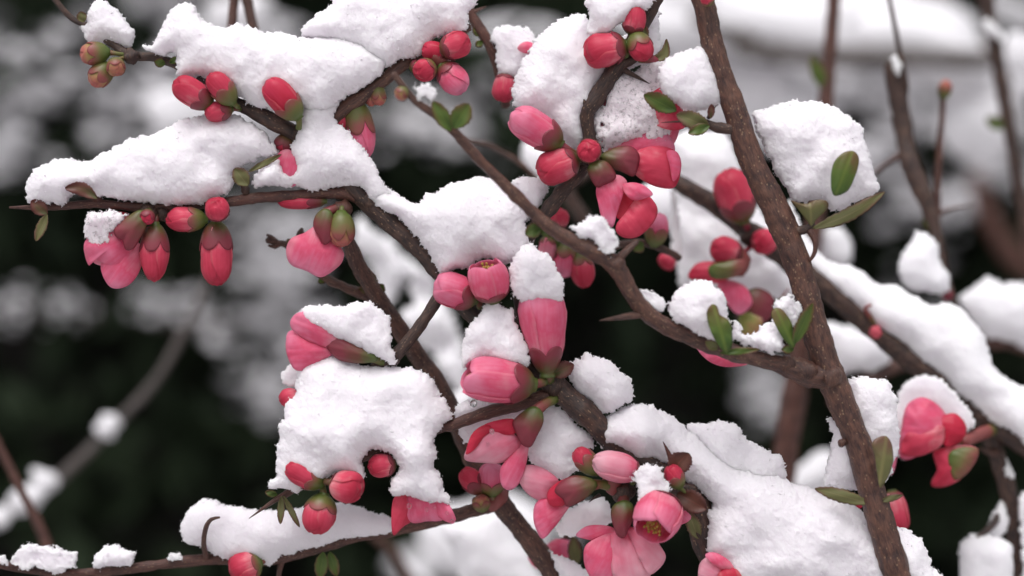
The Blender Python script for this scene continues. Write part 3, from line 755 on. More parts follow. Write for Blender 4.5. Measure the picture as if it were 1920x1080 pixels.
bud(stem, (1332, 8), (1320, -10), 26, -92, 14, 0.5, M_BUD, M_CALYX_G)
# leaf perches low on the stem
petal("leaf", [(1634,832),(1645,820),(1662,818),(1673,835),(1675,865),(1665,895),(1650,914),(1645,890),(1640,855)], -104, stem, 7, (1648, 912), 0.25, 0, M_LEAF_OLIVE, 3)
leaf(stem, (1630, 944), (1528, 916), 26, -74, 0, fold=-.1, material=M_LEAF_OLIVE); leaf(stem, (1650, 940), (1692, 928), 13, -80, 4, fold=0.1, material=M_LEAF_OLIVE)

# ================================================================ quince: main flowering branch
mb = thing("quince_branch", "long dark main branch from upper left to lower right under heavy snow", "branch", (1320, 960, 10))
tube("main_stem", [(80, -30, 40, 5), (130, 30, 40, 6), (165, 50, 38, 6.5), (215, 85, 35, 8), (243, 103, 30, 10), (290, 108, 30, 8), (330, 121, 25, 9), (380, 150, 20, 10), (430, 188, 10, 12), (470, 206, 5, 14), (510, 228, 0, 16), (548, 248, 0, 16), (600, 290, 0, 16), (650, 340, 0, 16), (690, 382, 0, 17), (740, 425, 0, 17), (790, 470, 0, 18), (825, 512, 0, 18), (870, 570, 8, 18), (920, 620, 15, 19), (975, 670, 10, 20), (1030, 712, 0, 22), (1060, 742, 0, 23), (1100, 776, 0, 23), (1135, 812, 5, 22), (1200, 862, 10, 22), (1260, 900, 10, 22), (1300, 930, 10, 24), (1312, 975, 14, 26), (1325, 1030, 20, 22), (1350, 1110, 30, 22)], M_BARK_DARK, mb, 20, 0.08, 6, seed=2)
tube("side_branch", [(18, 389, 0, 2), (60, 389, 0, 5), (95, 388, 0, 7), (130, 386, 0, 7), (180, 382, 0, 9), (230, 386, 0, 8), (280, 388, 0, 9), (360, 384, 0, 9), (430, 378, 0, 9.5), (480, 371, 0, 11), (560, 366, 0, 10.5), (640, 362, 0, 12), (692, 380, 0, 14)], M_BARK_RED, mb, 16, 0.10, 5, seed=6)
tube("side_branch", [(600, 290, 0, 16), (615, 240, 10, 14), (640, 208, 10, 14), (680, 181, 12, 13), (720, 150, 12, 12), (745, 128, 15, 12), (790, 100, 20, 10), (830, 84, 20, 9), (880, 50, 20, 8)], M_BARK, mb, 14, 0.08, 5, seed=8)
tube("side_branch", [(838, 525, 5, 12), (820, 560, -4, 11), (795, 600, -8, 11), (765, 640, -10, 11.5), (735, 672, -10, 14), (700, 690, -8, 12)], M_BARK_DARK, mb, 14, 0.06, 5, seed=10)
tube("side_branch", [(1040, 740, -8, 15), (1000, 750, -12, 14), (955, 762, -14, 13.5), (900, 778, -14, 12), (850, 796, -12, 11), (820, 802, -6, 11), (760, 830, 0, 11), (700, 848, -4, 11), (650, 868, 0, 10), (600, 892, 0, 9), (560, 912, -4, 7), (530, 930, -8, 6)], M_BARK_RED, mb, 14, 0.07, 5, seed=12)
tube("thorn", [(560, 912, -6, 6), (520, 935, -12, 5), (467, 972, -18, 0.7)], M_BARK_RED, mb, 10, 0.04, 4)
knot(mb, 245, 106, 20, 15); knot(mb, 560, 250, -4, 16); knot(mb, 692, 378, -6, 18); knot(mb, 1040, 722, -10, 24); knot(mb, 735, 672, -14, 16); knot(mb, 182, 372, -4, 9, M_BARK_RED)
knot(mb, 275, 400, -8, 18); knot(mb, 305, 402, -4, 14); knot(mb, 395, 402, -4, 12); knot(mb, 460, 355, -6, 9); knot(mb, 640, 392, -6, 18, M_BARK_RED)
knot(mb, 1170, 925, -26, 20); knot(mb, 1150, 905, -20, 20, M_CALYX_G); knot(mb, 1290, 925, -10, 20); knot(mb, 600, 905, -6, 12)
tube("twig", [(462, 364, -4, 6), (455, 345, -10, 6), (440, 335, -14, 4)], M_BARK_DARK, mb, 10); tube("thorn", [(300, 64, -20, 1), (310, 75, -20, 2), (332, 92, -16, 2.5)], M_BARK_DARK, mb, 8)
leaf(mb, (310, 120), (290, 116), 18, 10, 3, material=M_LEAF); leaf(mb, (318, 118), (338, 108), 14, 5, 3, material=M_LEAF)
leaf(mb, (182, 372), (123, 352), 26, -40, 6, material=M_LEAF_RED, bend=.12); leaf(mb, (88, 402), (60, 376), 28, -20, 6, material=M_LEAF_RED); leaf(mb, (88, 402), (68, 452), 20, -22, 4, material=M_LEAF_OLIVE)
leaf(mb, (465, 348), (440, 316), 32, -30, 4, material=M_LEAF_OLIVE); leaf(mb, (466, 322), (528, 290), 12, -34, 4, material=M_LEAF_OLIVE)
leaf(mb, (156, 42), (152, 22), 20, 20, 4, material=M_LEAF_OLIVE)
leaf(mb, (706, 652), (724, 619), 25, -30, 5, material=M_LEAF_OLIVE)
leaf(mb, (1032, 702), (1076, 684), 32, -30, 4, material=M_LEAF_RED); leaf(mb, (1018, 700), (1002, 660), 18, -20, 4, material=M_LEAF_RED)
leaf(mb, (1262, 895), (1292, 850), 44, -62, 6, material=M_LEAF_BROWN, bend=-.12, wmax=.55); leaf(mb, (1270, 925), (1324, 955), 42, -50, 6, material=M_LEAF_BROWN, wmax=.5)
tube("thorn", [(1264, 880, -56, 8), (1256, 855, -58, 5), (1243, 828, -60, 0.6)], M_LEAF_BROWN, mb, 8)
leaf(mb, (528, 930), (526, 982), 14, -16, 4, material=M_LEAF_OLIVE); leaf(mb, (532, 930), (562, 988), 12, -18, 4, material=M_LEAF_OLIVE); leaf(mb, (520, 928), (498, 922), 14, -10, 4, material=M_LEAF)
tube("thorn", [(1125, 928, -20, 4), (1112, 935, -20, 2), (1104, 942, -20, 0.5)], M_BARK_DARK, mb, 8)
leaf(mb, (1310, 1010), (1290, 960), 28, -6, 6, material=M_LEAF_OLIVE)

petal("petal", [(520, 292), (540, 280), (566, 300), (570, 330), (548, 350), (528, 330)], -22, mb, 8, (560, 260), 0, 0, M_PET, 4)
# buds, upper left
bud(mb, (205, 98), (150, 103), 42, 15, 10, 0.75, M_GREENBUD, M_CALYX_G, to=(238, 104, 25)); bud(mb, (215, 112), (222, 140), 34, 5, 22, 0.8, M_GREENBUD, M_CALYX_G, to=(240, 106, 25)); bud(mb, (208, 120), (172, 160), 42, 20, 12, 0.8, M_GREENBUD, M_CALYX_G, to=(238, 108, 30))
bud(mb, (398, 198), (326, 152), 52, -34, 10, 0.40, to=(432, 200)); bud(mb, (438, 195), (396, 138), 46, -44, 16, 0.55, material=M_BUD, cmat=M_CALYX_G, to=(446, 200)); bud(mb, (436, 204), (384, 214), 38, -30, 10, 0.45, to=(450, 205))
bud(mb, (562, 222), (500, 150), 56, -48, 10, 0.42, M_DEEP, M_CALYX_G, to=(560, 240)); bud(mb, (545, 255), (525, 285), 40, 10, 0, 0.85, M_BUD, M_CALYX)
bud(mb, (662, 182), (684, 300), 56, 26, 0, 0.62, M_PET, M_CALYX_G, to=(660, 195, 10)); bud(mb, (638, 210), (636, 250), 36, 20, 0, 0.3, M_BUD)
bud(mb, (706, 158), (712, 198), 28, 15, 6, 0.8, M_GREENBUD, M_CALYX_G); bud(mb, (700, 160), (695, 200), 22, 20, 6, 0.9, M_GREENBUD, M_CALYX_G)
bud(mb, (826, 96), (882, 76), 52, -18, 14, 0.35, M_BUD, M_CALYX, to=(805, 105)); bud(mb, (842, 102), (790, 92), 38, -8, 8, 0.4, M_DEEP); bud(mb, (812, 122), (782, 142), 42, -22, 26, 0.5, M_BUD, M_CALYX_G, to=(800, 105)); bud(mb, (826, 122), (872, 172), 54, -14, 10, 0.34, M_PET, M_CALYX, to=(810, 105))
knot(mb, 820, 110, -4, 22, M_CALYX_G); bud(mb, (770, 130), (790, 122), 26, 0, 6, 0.85, M_GREENBUD, M_CALYX)
# buds under the long side branch
bud(mb, (405, 414), (407, 536), 60, -14, 4, 0.46, M_BUD, M_CALYX, c=.58, p=2.8, rot=1.1, to=(398, 398)); bud(mb, (291, 418), (289, 529), 54, -14, 4, 0.50, M_BUD, M_CALYX, c=.5, p=1.9, rot=.6, to=(296, 400))
bud(mb, (388, 412), (310, 411), 46, -22, 8, 0.46, M_BUD, M_CALYX_G, to=(398, 400)); bud(mb, (411, 408), (407, 378), 46, -34, 34, 0.36, M_BUD, M_CALYX, to=(402, 402)); bud(mb, (278, 396), (276, 418), 28, -30, 18, 0.85, M_DEEP, M_CALYX)
bud(mb, (612, 378), (520, 380), 26, 4, 0, 0.4, M_BUD, M_CALYX); bud(mb, (640, 396), (641, 464), 48, -22, 6, 0.85, M_GREENBUD, M_CALYX_G, to=(642, 385))
f = sub_empty("flower", mb)
petal("petal", [(190, 500), (200, 482), (225, 462), (250, 452), (264, 462), (266, 490), (256, 518), (238, 536), (215, 541), (200, 530)], -14, f, 12, (262, 455), 0.2, 0, M_PET, 3)
petal("petal", [(160, 455), (175, 440), (200, 430), (235, 428), (250, 448), (248, 478), (236, 500), (214, 509), (190, 492), (176, 486), (168, 498), (160, 480)], -26, f, 14, (262, 425), 0.2, 0.1, M_PET, 5)
petal("petal", [(168, 480), (182, 470), (200, 488), (196, 498), (178, 494)], -16, f, 5, (250, 440), 0, 0, M_PALE, 3)
petal("petal", [(170, 410), (200, 398), (240, 400), (250, 425), (220, 448), (180, 460), (162, 445)], -6, f, 16, (262, 415), 0.1, 0, M_DEEP, 5)
cup(f, [(214, 432), (228, 416), (246, 402), (264, 394), (278, 402), (272, 430), (262, 448), (250, 466), (236, 468), (230, 450), (220, 446)], -42, 12, base=(270, 400), gx=.1)
tube("stalk", [(285, 396, -10, 8), (272, 402, -30, 10), (262, 412, -36, 12)], M_CALYX_G, f, 10)
f = sub_empty("flower", mb)
petal("petal", [(538, 462), (548, 446), (572, 436), (590, 424), (604, 424), (620, 446), (642, 470), (644, 482), (636, 498), (612, 516), (596, 519), (575, 508), (548, 498), (538, 482)], -22, f, 16, (612, 425), 0.1, 0.05, M_PET, 3)
petal("petal", [(590, 430), (610, 440), (640, 465), (640, 485), (600, 500), (570, 480)], -8, f, 12, (612, 425), 0, 0, M_PET, 3)
cup(f, [(588, 424), (592, 404), (606, 392), (620, 396), (626, 420), (622, 448), (608, 458), (598, 444)], -36, 10, base=(615, 395))
tube("stalk", [(640, 388, -6, 9), (622, 394, -16, 9), (612, 400, -22, 11)], M_CALYX, f, 10)
# middle cluster
bud(mb, (896, 562), (813, 530), 64, -38, 12, 0.40, M_PET, M_CALYX, c=.6, p=2.8, to=(900, 575)); leaf(mb, (885, 572), (835, 560), 26, -30, 4, material=M_LEAF_OLIVE)
bud(mb, (926, 566), (908, 484), 76, -58, 26, 0.24, M_PET, M_CALYX, c=.5, p=2.4, opening=0.32, to=(925, 580))
bud(mb, (1026, 704), (1012, 512), 95, -40, 14, 0.29, M_PET, M_CALYX, c=.64, p=1.35, rot=2.1, to=(1030, 712))
bud(mb, (1002, 722), (856, 704), 84, -52, 40, 0.34, M_PET, M_CALYX, c=.52, p=2.4, opening=0.3, to=(1020, 715))
drop(mb, 888, 757, 7, -60)
f = sub_empty("flower", mb)
petal("petal", [(545,600),(560,586),(590,586),(618,600),(636,625),(642,647),(615,653),(585,643),(560,629),(546,615)], -40, f, 12, (650, 640), 0, 0.1, M_PET, 3)
petal("petal", [(541,622),(560,620),(585,634),(616,648),(624,662),(606,674),(584,686),(566,695),(550,690),(538,664),(536,640)], -30, f, 14, (650, 650), 0, 0, M_PET, 3)
petal("petal", [(560, 600), (600, 600), (640, 630), (640, 660), (590, 680), (550, 650)], -10, f, 14, (650, 645), 0, 0, M_PET, 3)
cup(f, [(612, 648), (622, 630), (646, 634), (676, 648), (704, 662), (708, 676), (690, 680), (660, 680), (632, 672)], -38, 12, base=(705, 672))
tube("stalk", [(722, 682, -12, 8), (708, 674, -22, 9), (690, 668, -26, 11)], M_CALYX_G, f, 10)
f = sub_empty("flower", mb)
petal("petal", [(872, 862), (876, 838), (884, 815), (902, 800), (930, 802), (962, 812), (976, 832), (966, 850), (942, 868), (908, 868)], -44, f, 16, (980, 800), 0.1, 0.2, M_PALE, 4)
petal("petal", [(874, 852), (880, 824), (892, 806), (912, 796), (922, 806), (906, 822), (892, 840)], -60, f, 6, (970, 800), 0, 0, M_DEEP, 2)
petal("petal", [(905, 800), (925, 790), (960, 785), (975, 800), (960, 815), (930, 812)], -52, f, 8, (985, 790), 0, 0, M_DEEP, 2)
petal("petal", [(938, 880), (950, 862), (972, 836), (990, 828), (990, 850), (984, 880), (972, 908), (954, 919), (940, 908)], -36, f, 10, (992, 825), 0.2, 0, M_PET, 2)
cup(f, [(962, 792), (978, 774), (1000, 762), (1016, 772), (1018, 792), (1006, 818), (994, 838), (978, 832), (968, 812)], -58, 14, base=(1005, 768))
tube("stalk", [(1040, 748, -14, 9), (1020, 758, -36, 10), (1004, 772, -46, 13)], M_CALYX_G, f, 10)
drop(f, 922, 809, 5, -66); drop(f, 915, 833, 4, -64)
f = sub_empty("flower", mb)
petal("petal", [(968, 888), (980, 874), (1000, 872), (1026, 882), (1048, 902), (1040, 924), (1026, 942), (1000, 934), (980, 915)], -20, f, 14, (1070, 920), 0, 0.1, M_PALE, 4)
petal("petal", [(1000, 970), (1004, 945), (1022, 934), (1046, 940), (1068, 946), (1056, 966), (1040, 988), (1018, 1010), (1006, 994)], -22, f, 10, (1070, 935), 0, 0, M_PET, 3)
petal("petal", [(1026, 925), (1040, 908), (1062, 898), (1076, 912), (1070, 936), (1050, 950), (1030, 946)], -38, f, 12, (1090, 920), 0, 0, M_DEEP, 2)
cup(f, [(1040, 920), (1056, 900), (1078, 892), (1104, 896), (1120, 906), (1112, 922), (1088, 940), (1064, 950), (1056, 936)], -50, 14, base=(1115, 908))
tube("stalk", [(1145, 912, -26, 10), (1125, 908, -36, 9), (1108, 910, -42, 12)], M_CALYX_G, f, 10)
bud(mb, (1200, 886), (1111, 864), 58, -56, 8, 0.12, M_PALE, M_CALYX, c=.5, p=2.2, rot=.3, to=(1185, 905)); bud(mb, (1122, 888), (1078, 842), 40, -34, 8, 0.75, M_BUD, M_CALYX_G, to=(1145, 900))
bud(mb, (1275, 915), (1255, 872), 36, -58, 12, 0.6, M_BUD, M_CALYX_G, to=(1288, 925))
f = bud(mb, (1250, 935), (1214, 1000), 90, -64, 64, 0.2, M_PET, M_CALYX, c=.5, p=2.6, opening=0.4, to=(1215, 930))
f = sub_empty("flower", mb)
petal("petal", [(1080, 1004), (1096, 988), (1124, 984), (1150, 990), (1156, 1008), (1130, 1018), (1104, 1012)], -12, f, 8, (1165, 990), 0, 0, M_PET, 4)
petal("petal", [(1094, 1040), (1100, 1020), (1124, 1006), (1150, 1000), (1168, 1012), (1170, 1050), (1158, 1088), (1122, 1096), (1100, 1070)], -24, f, 14, (1165, 990), 0.15, 0, M_PET, 4)
petal("petal", [(1148, 1000), (1172, 994), (1196, 1014), (1214, 1050), (1218, 1082), (1180, 1094), (1150, 1080), (1146, 1040)], -34, f, 12, (1165, 985), 0, 0, M_PALE, 4)
petal("petal", [(1176, 990), (1200, 992), (1230, 1008), (1236, 1020), (1248, 1042), (1240, 1062), (1218, 1076), (1200, 1050), (1186, 1020)], -42, f, 10, (1168, 985), 0, -.1, M_PALE, 4)
petal("petal", [(1186, 996), (1210, 1002), (1230, 1030), (1226, 1072), (1200, 1078), (1180, 1040)], -18, f, 8, (1168, 985), 0, 0, M_PALE, 3)
cup(f, [(1146, 962), (1152, 946), (1170, 938), (1186, 946), (1188, 968), (1178, 992), (1170, 1008), (1158, 1004), (1150, 984)], -54, 14, base=(1168, 942))
tube("stalk", [(1172, 920, -26, 10), (1170, 932, -36, 10), (1168, 950, -42, 14)], M_CALYX, f, 10)
petal("petal", [(1264, 962), (1270, 948), (1282, 955), (1296, 968), (1290, 978), (1270, 984)], -26, mb, 6, (1262, 950), 0, 0, M_PET, 2)
f = sub_empty("flower", mb)
petal("petal", [(1310, 1064), (1322, 1046), (1345, 1040), (1362, 1054), (1368, 1082), (1340, 1100), (1312, 1090)], -40, f, 12, (1375, 1090), 0, 0, M_PALE, 4)
petal("petal", [(1322, 1042), (1340, 1036), (1368, 1052), (1376, 1070), (1350, 1066)], -54, f, 6, (1375, 1090), 0, 0, M_PET, 3)
petal("petal", [(1346, 1078), (1364, 1064), (1384, 1070), (1392, 1092), (1360, 1100)], -56, f, 6, (1375, 1100), 0, 0, M_DEEP, 3)
# lower left cluster
bud(mb, (604, 910), (536, 872), 46, -46, 14, 0.42, M_BUD, M_CALYX_G, to=(606, 900)); bud(mb, (608, 926), (590, 1002), 62, -38, 10, 0.44, M_BUD, M_CALYX_G, c=.55, to=(602, 905)); bud(mb, (622, 905), (680, 918), 62, -58, 22, 0.10, M_BUD, M_CALYX, p=2.8, to=(606, 902))
bud(mb, (742, 870), (691, 875), 46, -22, 16, 0.34, M_BUD, M_CALYX, to=(742, 850)); bud(mb, (562, 738), (524, 752), 36, 6, 4, 0.1, M_BUD, M_CALYX)
f = sub_empty("flower", mb)
petal("petal", [(738, 935), (756, 922), (776, 925), (784, 950), (776, 974), (756, 988), (738, 1003), (734, 970)], -20, f, 9, (790, 880), 0.2, 0, M_BUD, 3)
petal("petal", [(764, 930), (790, 918), (824, 922), (838, 950), (832, 974), (800, 978), (772, 980), (762, 960)], -28, f, 12, (790, 880), 0, 0, M_PET, 6)
petal("petal", [(806, 930), (826, 926), (844, 948), (855, 974), (846, 981), (826, 972), (812, 960)], -34, f, 7, (790, 880), -0.2, 0, M_PET, 4)
tube("stalk", [(745, 845, 0, 8), (770, 870, -5, 9), (785, 910, -12, 12)], M_CALYX, f, 10)
for x, y, r in ((767, 949, 5), (800, 955, 3.5), (848, 978, 4), (815, 951, 3), (838, 962, 3)): drop(f, x, y, r, -46)

# ================================================================ upper branch in front of the round dome
ub = thing("quince_branch", "dark branch with pink flowers in front of the round snow dome at the top", "branch", (1240, 0, 0))
tube("main_stem", [(1245, -35, 0, 13), (1222, 15, 0, 14), (1190, 70, -4, 14), (1158, 122, -8, 16), (1122, 178, -8, 16), (1101, 212, -6, 14), (1104, 250, -2, 13), (1108, 290, 0, 13), (1085, 322, 4, 14), (1055, 358, 8, 15), (1024, 400, 12, 13), (1000, 430, 14, 12), (985, 465, 14, 13), (976, 520, 14, 13), (978, 590, 12, 13), (996, 650, 6, 13), (1032, 712, 4, 16)], M_BARK_DARK, ub, 18, 0.09, 5, seed=21)
tube("twig", [(1160, 122, -8, 12), (1180, 114, -12, 10), (1194, 108, -16, 7)], M_BARK_DARK, ub, 12, 0.2); tube("twig", [(1100, 200, -6, 9), (1092, 180, -10, 7), (1083, 153, -12, 5)], M_BARK_DARK, ub, 12, 0.2)
tube("thorn", [(1168, 130, -12, 6), (1190, 142, -14, 4), (1218, 157, -16, 0.6)], M_BARK_DARK, ub, 8, .03, 4)
bud(ub, (1174, 84), (1094, 104), 66, -34, 10, 0.30, M_BUD, M_CALYX, c=.6, p=2.8, to=(1172, 105)); bud(ub, (1184, 66), (1194, 10), 46, -30, 6, 0.30, M_BUD, M_CALYX, to=(1174, 80)); bud(ub, (1188, 62), (1212, 114), 46, -34, 14, 0.6, M_BUD, M_CALYX_G, to=(1180, 80))
leaf(ub, (1198, 88), (1210, 48), 24, -26, 2, material=M_LEAF_OLIVE); leaf(ub, (1216, 112), (1250, 74), 20, -30, 6, material=M_LEAF_OLIVE, bend=.3)
petal("bract", [(1196, 116), (1212, 104), (1226, 104), (1235, 114), (1215, 118)], -40, ub, 4, (1196, 112), 0, 0, M_CALYX)
bud(ub, (1052, 272), (958, 212), 66, -40, 10, 0.36, M_PET, M_CALYX, c=.6, p=2.8, to=(1080, 290)); bud(ub, (1084, 296), (1008, 328), 64, -30, 10, 0.26, M_BUD, M_CALYX, c=.6, p=2.8, to=(1100, 292)); bud(ub, (1106, 288), (1102, 280), 44, -38, 36, 0.62, M_BUD, M_CALYX_G)
knot(ub, 1095, 295, -6, 20)
f = sub_empty("flower", ub)
petal("petal", [(1184, 318), (1186, 296), (1200, 280), (1228, 274), (1256, 278), (1272, 290), (1277, 318), (1266, 350), (1240, 352), (1208, 340)], -26, f, 16, (1150, 295), 0, .1, M_BUD, 4)
petal("petal", [(1250, 284), (1268, 284), (1277, 302), (1275, 325), (1262, 340), (1256, 312)], -42, f, 5, (1180, 290), 0, 0, M_PET, 2)
petal("petal", [(1205, 190), (1225, 172), (1250, 160), (1268, 180), (1282, 210), (1286, 236), (1270, 244), (1240, 240), (1215, 220)], -14, f, 14, (1170, 280), 0, 0, M_BUD, 5)
petal("petal", [(1122, 262), (1128, 200), (1160, 150), (1210, 136), (1244, 150), (1262, 200), (1274, 240), (1256, 276), (1200, 286), (1150, 284)], 30, f, 6, (1150, 300), 0, 0, M_PET, 4)
petal("petal", [(1140, 280), (1170, 250), (1230, 240), (1260, 262), (1262, 290), (1220, 300), (1170, 300)], -2, f, 10, (1130, 300), 0, 0, M_PET, 4)
cup(f, [(1124, 296), (1146, 280), (1180, 274), (1198, 290), (1196, 312), (1188, 330), (1166, 322), (1140, 312)], -40, 14, base=(1125, 296), material=M_CALYX)
f = sub_empty("flower", ub)
petal("petal", [(1118, 352), (1134, 334), (1160, 328), (1176, 342), (1168, 366), (1158, 396), (1148, 426), (1130, 412), (1122, 384)], -46, f, 10, (1130, 320), 0, 0, M_PET, 4)
petal("petal", [(1152, 362), (1174, 348), (1192, 358), (1188, 384), (1170, 410), (1154, 404)], -36, f, -6, (1130, 320), 0, 0, M_DEEP, 3)
petal("petal", [(1166, 348), (1186, 342), (1208, 348), (1224, 364), (1210, 372), (1190, 376), (1176, 368)], -52, f, 7, (1135, 320), 0, 0, M_PET, 4)
petal("petal", [(1156, 420), (1172, 400), (1190, 376), (1212, 366), (1230, 384), (1232, 404), (1218, 426), (1196, 444), (1172, 446), (1156, 436)], -40, f, 13, (1140, 330), 0, 0, M_BUD, 4)
cup(f, [(1102, 318), (1116, 302), (1138, 304), (1154, 326), (1150, 338), (1132, 346), (1118, 350)], -54, 13, base=(1112, 300), material=M_CALYX)
tube("stalk", [(1104, 290, -10, 10), (1112, 300, -30, 12), (1122, 316, -40, 14)], M_CALYX, f, 10)

# ================================================================ branch rising behind, with the long bottom branch
rb = thing("quince_branch", "brown branch behind the main one, joined at the bottom by a long snowy side branch", "branch", (1055, 1100, 150))
tube("main_stem", [(648, 440, 60, 12), (668, 490, 80, 15), (700, 545, 120, 16), (740, 605, 150, 17), (785, 670, 170, 17), (822, 722, 170, 17), (850, 775, 165, 17), (885, 860, 160, 18), (930, 932, 150, 20), (975, 990, 150, 19), (1010, 1035, 150, 20), (1065, 1120, 150, 21)], M_BARK, rb, 16, 0.08, 6, seed=31)
tube("side_branch", [(-30, 1052, 110, 8), (40, 1066, 110, 8), (100, 1074, 110, 8), (160, 1074, 110, 8), (230, 1068, 110, 9), (320, 1056, 115, 10), (400, 1048, 120, 10), (460, 1054, 120, 10), (530, 1045, 120, 11), (600, 1026, 125, 11), (680, 1004, 130, 11), (760, 990, 135, 11), (850, 968, 140, 12), (930, 945, 150, 14)], M_BARK_RED, rb, 14, 0.09, 6, seed=33)
tube("twig", [(500, 450, 130, 5), (520, 455, 130, 6), (545, 464, 130, 7), (580, 500, 130, 7), (612, 522, 130, 8), (650, 540, 135, 9), (700, 562, 140, 10), (738, 600, 148, 13)], M_BARK, rb, 10, 0.15, 5)
tube("twig", [(520, 455, 130, 5), (508, 444, 128, 4), (500, 440, 126, 2)], M_BARK, rb, 8, 0.2); tube("twig", [(525, 457, 130, 5), (515, 463, 128, 4), (503, 460, 126, 2)], M_BARK, rb, 8, .2); tube("twig", [(560, 450, 128, 6), (563, 436, 128, 7), (566, 428, 128, 3)], M_BARK, rb, 8, .2)
leaf(rb, (700, 552), (692, 506), 26, 128, 4, material=M_LEAF); leaf(rb, (702, 552), (720, 534), 24, 130, 4, material=M_LEAF); leaf(rb, (700, 550), (672, 540), 16, 132, 4, material=M_LEAF_OLIVE); leaf(rb, (610, 524), (596, 528), 12, 132, 3, material=M_LEAF)
leaf(rb, (548, 462), (540, 448), 14, 126, 3, material=M_LEAF_OLIVE)
knot(rb, 930, 935, 140, 24, M_CALYX_G)
GB = dict(d=130)
bud(rb, (908, 925), (866, 880), 42, 120, 10, 0.6, M_BUD, M_CALYX, to=(926, 936, 140)); bud(rb, (922, 930), (922, 866), 52, 118, 10, 0.45, M_PET, M_CALYX_G, to=(926, 936, 140)); bud(rb, (905, 958), (900, 928), 32, 112, 14, 0.8, M_GREENBUD, M_CALYX_G)
bud(rb, (490, 1052), (430, 1072), 62, 90, 10, 0.3, M_BUD, M_CALYX_G, to=(505, 1048, 120)); leaf(rb, (606, 1035), (600, 1085), 26, 112, 4, material=M_LEAF); leaf(rb, (618, 1035), (632, 1080), 22, 114, 4, material=M_LEAF)
tube("twig", [(388, 1048, 118, 6), (382, 1020, 60, 5), (386, 990, 40, 5), (396, 974, 36, 4), (412, 970, 34, 2)], M_BARK, rb, 10)
tube("twig", [(530, 1046, 120, 6), (524, 1070, 120, 5), (520, 1100, 120, 4)], M_BARK_RED, rb, 10)

# ================================================================ small twig with a bud left of the dome
tb = thing("quince_branch", "short reddish branch with one bud, just left of the round snow dome", "branch", (935, 165, 150))
tube("main_stem", [(870, -40, 150, 7), (880, 20, 150, 9), (905, 62, 150, 10), (926, 98, 150, 11), (936, 140, 150, 9), (950, 200, 160, 8)], M_BARK_RED, tb, 12, 0.1, 5, seed=41)
tube("thorn", [(882, 26, 148, 5), (898, 18, 148, 3), (912, 12, 148, 0.6)], M_BARK_RED, tb, 8)
bud(tb, (948, 138), (942, 192), 44, 120, 8, 0.2, M_BUD, M_CALYX, p=2.8, to=(938, 135, 150)); petal("petal", [(970, 90), (985, 78), (1004, 84), (1008, 96), (985, 100)], 96, tb, 6, None, 0, 0, M_PET, 3)
leaf(tb, (900, 68), (888, 52), 14, 148, 3); leaf(tb, (905, 78), (892, 86), 14, 148, 3)

# ================================================================ blurred flowering branch behind the thick stem
bb = thing("quince_branch", "out of focus flowering branch under a thick snow bank, behind the thick bare stem", "branch", (1925, 835, 400))
tube("main_stem", [(1170, 270, 400, 13), (1215, 302, 390, 14), (1270, 342, 380, 16), (1330, 378, 380, 17), (1400, 430, 380, 18), (1470, 482, 385, 20), (1560, 552, 390, 20), (1640, 618, 395, 21), (1700, 668, 400, 21), (1760, 712, 400, 22), (1830, 772, 400, 23), (1940, 842, 400, 24)], M_BARK_DARK, bb, 16, 0.08, 8, seed=51)
tube("side_branch", [(1850, 800, 410, 20), (1872, 860, 420, 17), (1890, 920, 430, 17), (1902, 1000, 440, 17), (1912, 1120, 440, 18)], M_BARK_DARK, bb, 14, 0.08, 8, seed=53)
tube("twig", [(1890, 935, 430, 8), (1860, 985, 400, 7), (1830, 1010, 380, 5)], M_BARK_DARK, bb, 8)
bud(bb, (1396, 418), (1358, 318), 70, 330, 10, 0.42, M_BUD, M_CALYX, c=.6, p=2.8, to=(1404, 432, 370)); bud(bb, (1390, 478), (1332, 462), 52, 330, 22, 0.3, M_BUD, M_CALYX, to=(1410, 460, 375)); bud(bb, (1452, 450), (1412, 456), 50, 340, 26, 0.2, M_BUD, M_CALYX, to=(1440, 450, 380))
bud(bb, (1262, 478), (1240, 500), 36, 350, 8, 0.2, M_BUD, M_CALYX)
knot(bb, 1410, 440, 360, 24); knot(bb, 1378, 492, 345, 30, M_CALYX_G)
f = sub_empty("flower", bb)
petal("petal", [(1290, 520), (1305, 495), (1340, 490), (1370, 500), (1360, 528), (1320, 530)], 320, f, 12, (1380, 510), 0, 0, M_BUD, 4)
petal("petal", [(1345, 530), (1370, 525), (1400, 540), (1410, 570), (1385, 590), (1360, 565)], 320, f, 12, (1380, 510), 0, 0, M_PET, 4)
cup(f, [(1330, 500), (1360, 490), (1395, 488), (1395, 510), (1365, 522), (1335, 520)], 300, 10, material=M_CALYX_G)
f = sub_empty("flower", bb)
cup(f, [(1385, 560), (1420, 540), (1450, 560), (1440, 600), (1400, 605)], 350, 14, material=M_CALYX); petal("petal", [(1385, 595), (1410, 585), (1430, 600), (1420, 630), (1395, 635)], 340, f, 10, None, 0, 0, M_GREENBUD)
tube("twig", [(1530, 560, 390, 9), (1480, 580, 380, 8), (1430, 590, 370, 8), (1380, 592, 370, 6)], M_BARK_DARK, bb, 10); tube("thorn", [(1450, 580, 370, 5), (1465, 560, 365, 3), (1478, 540, 360, .8)], M_CALYX_G, bb, 8)
f = sub_empty("flower", bb)
petal("petal", [(1244, 616), (1264, 619), (1288, 634), (1282, 640), (1260, 632)], 60, f, 4, (1300, 640), 0, 0, M_BUD, 3)
petal("petal", [(1302, 644), (1322, 656), (1350, 668), (1396, 672), (1400, 684), (1362, 688), (1334, 680), (1314, 664)], 60, f, 7, (1400, 640), 0, 0, M_PET, 5)
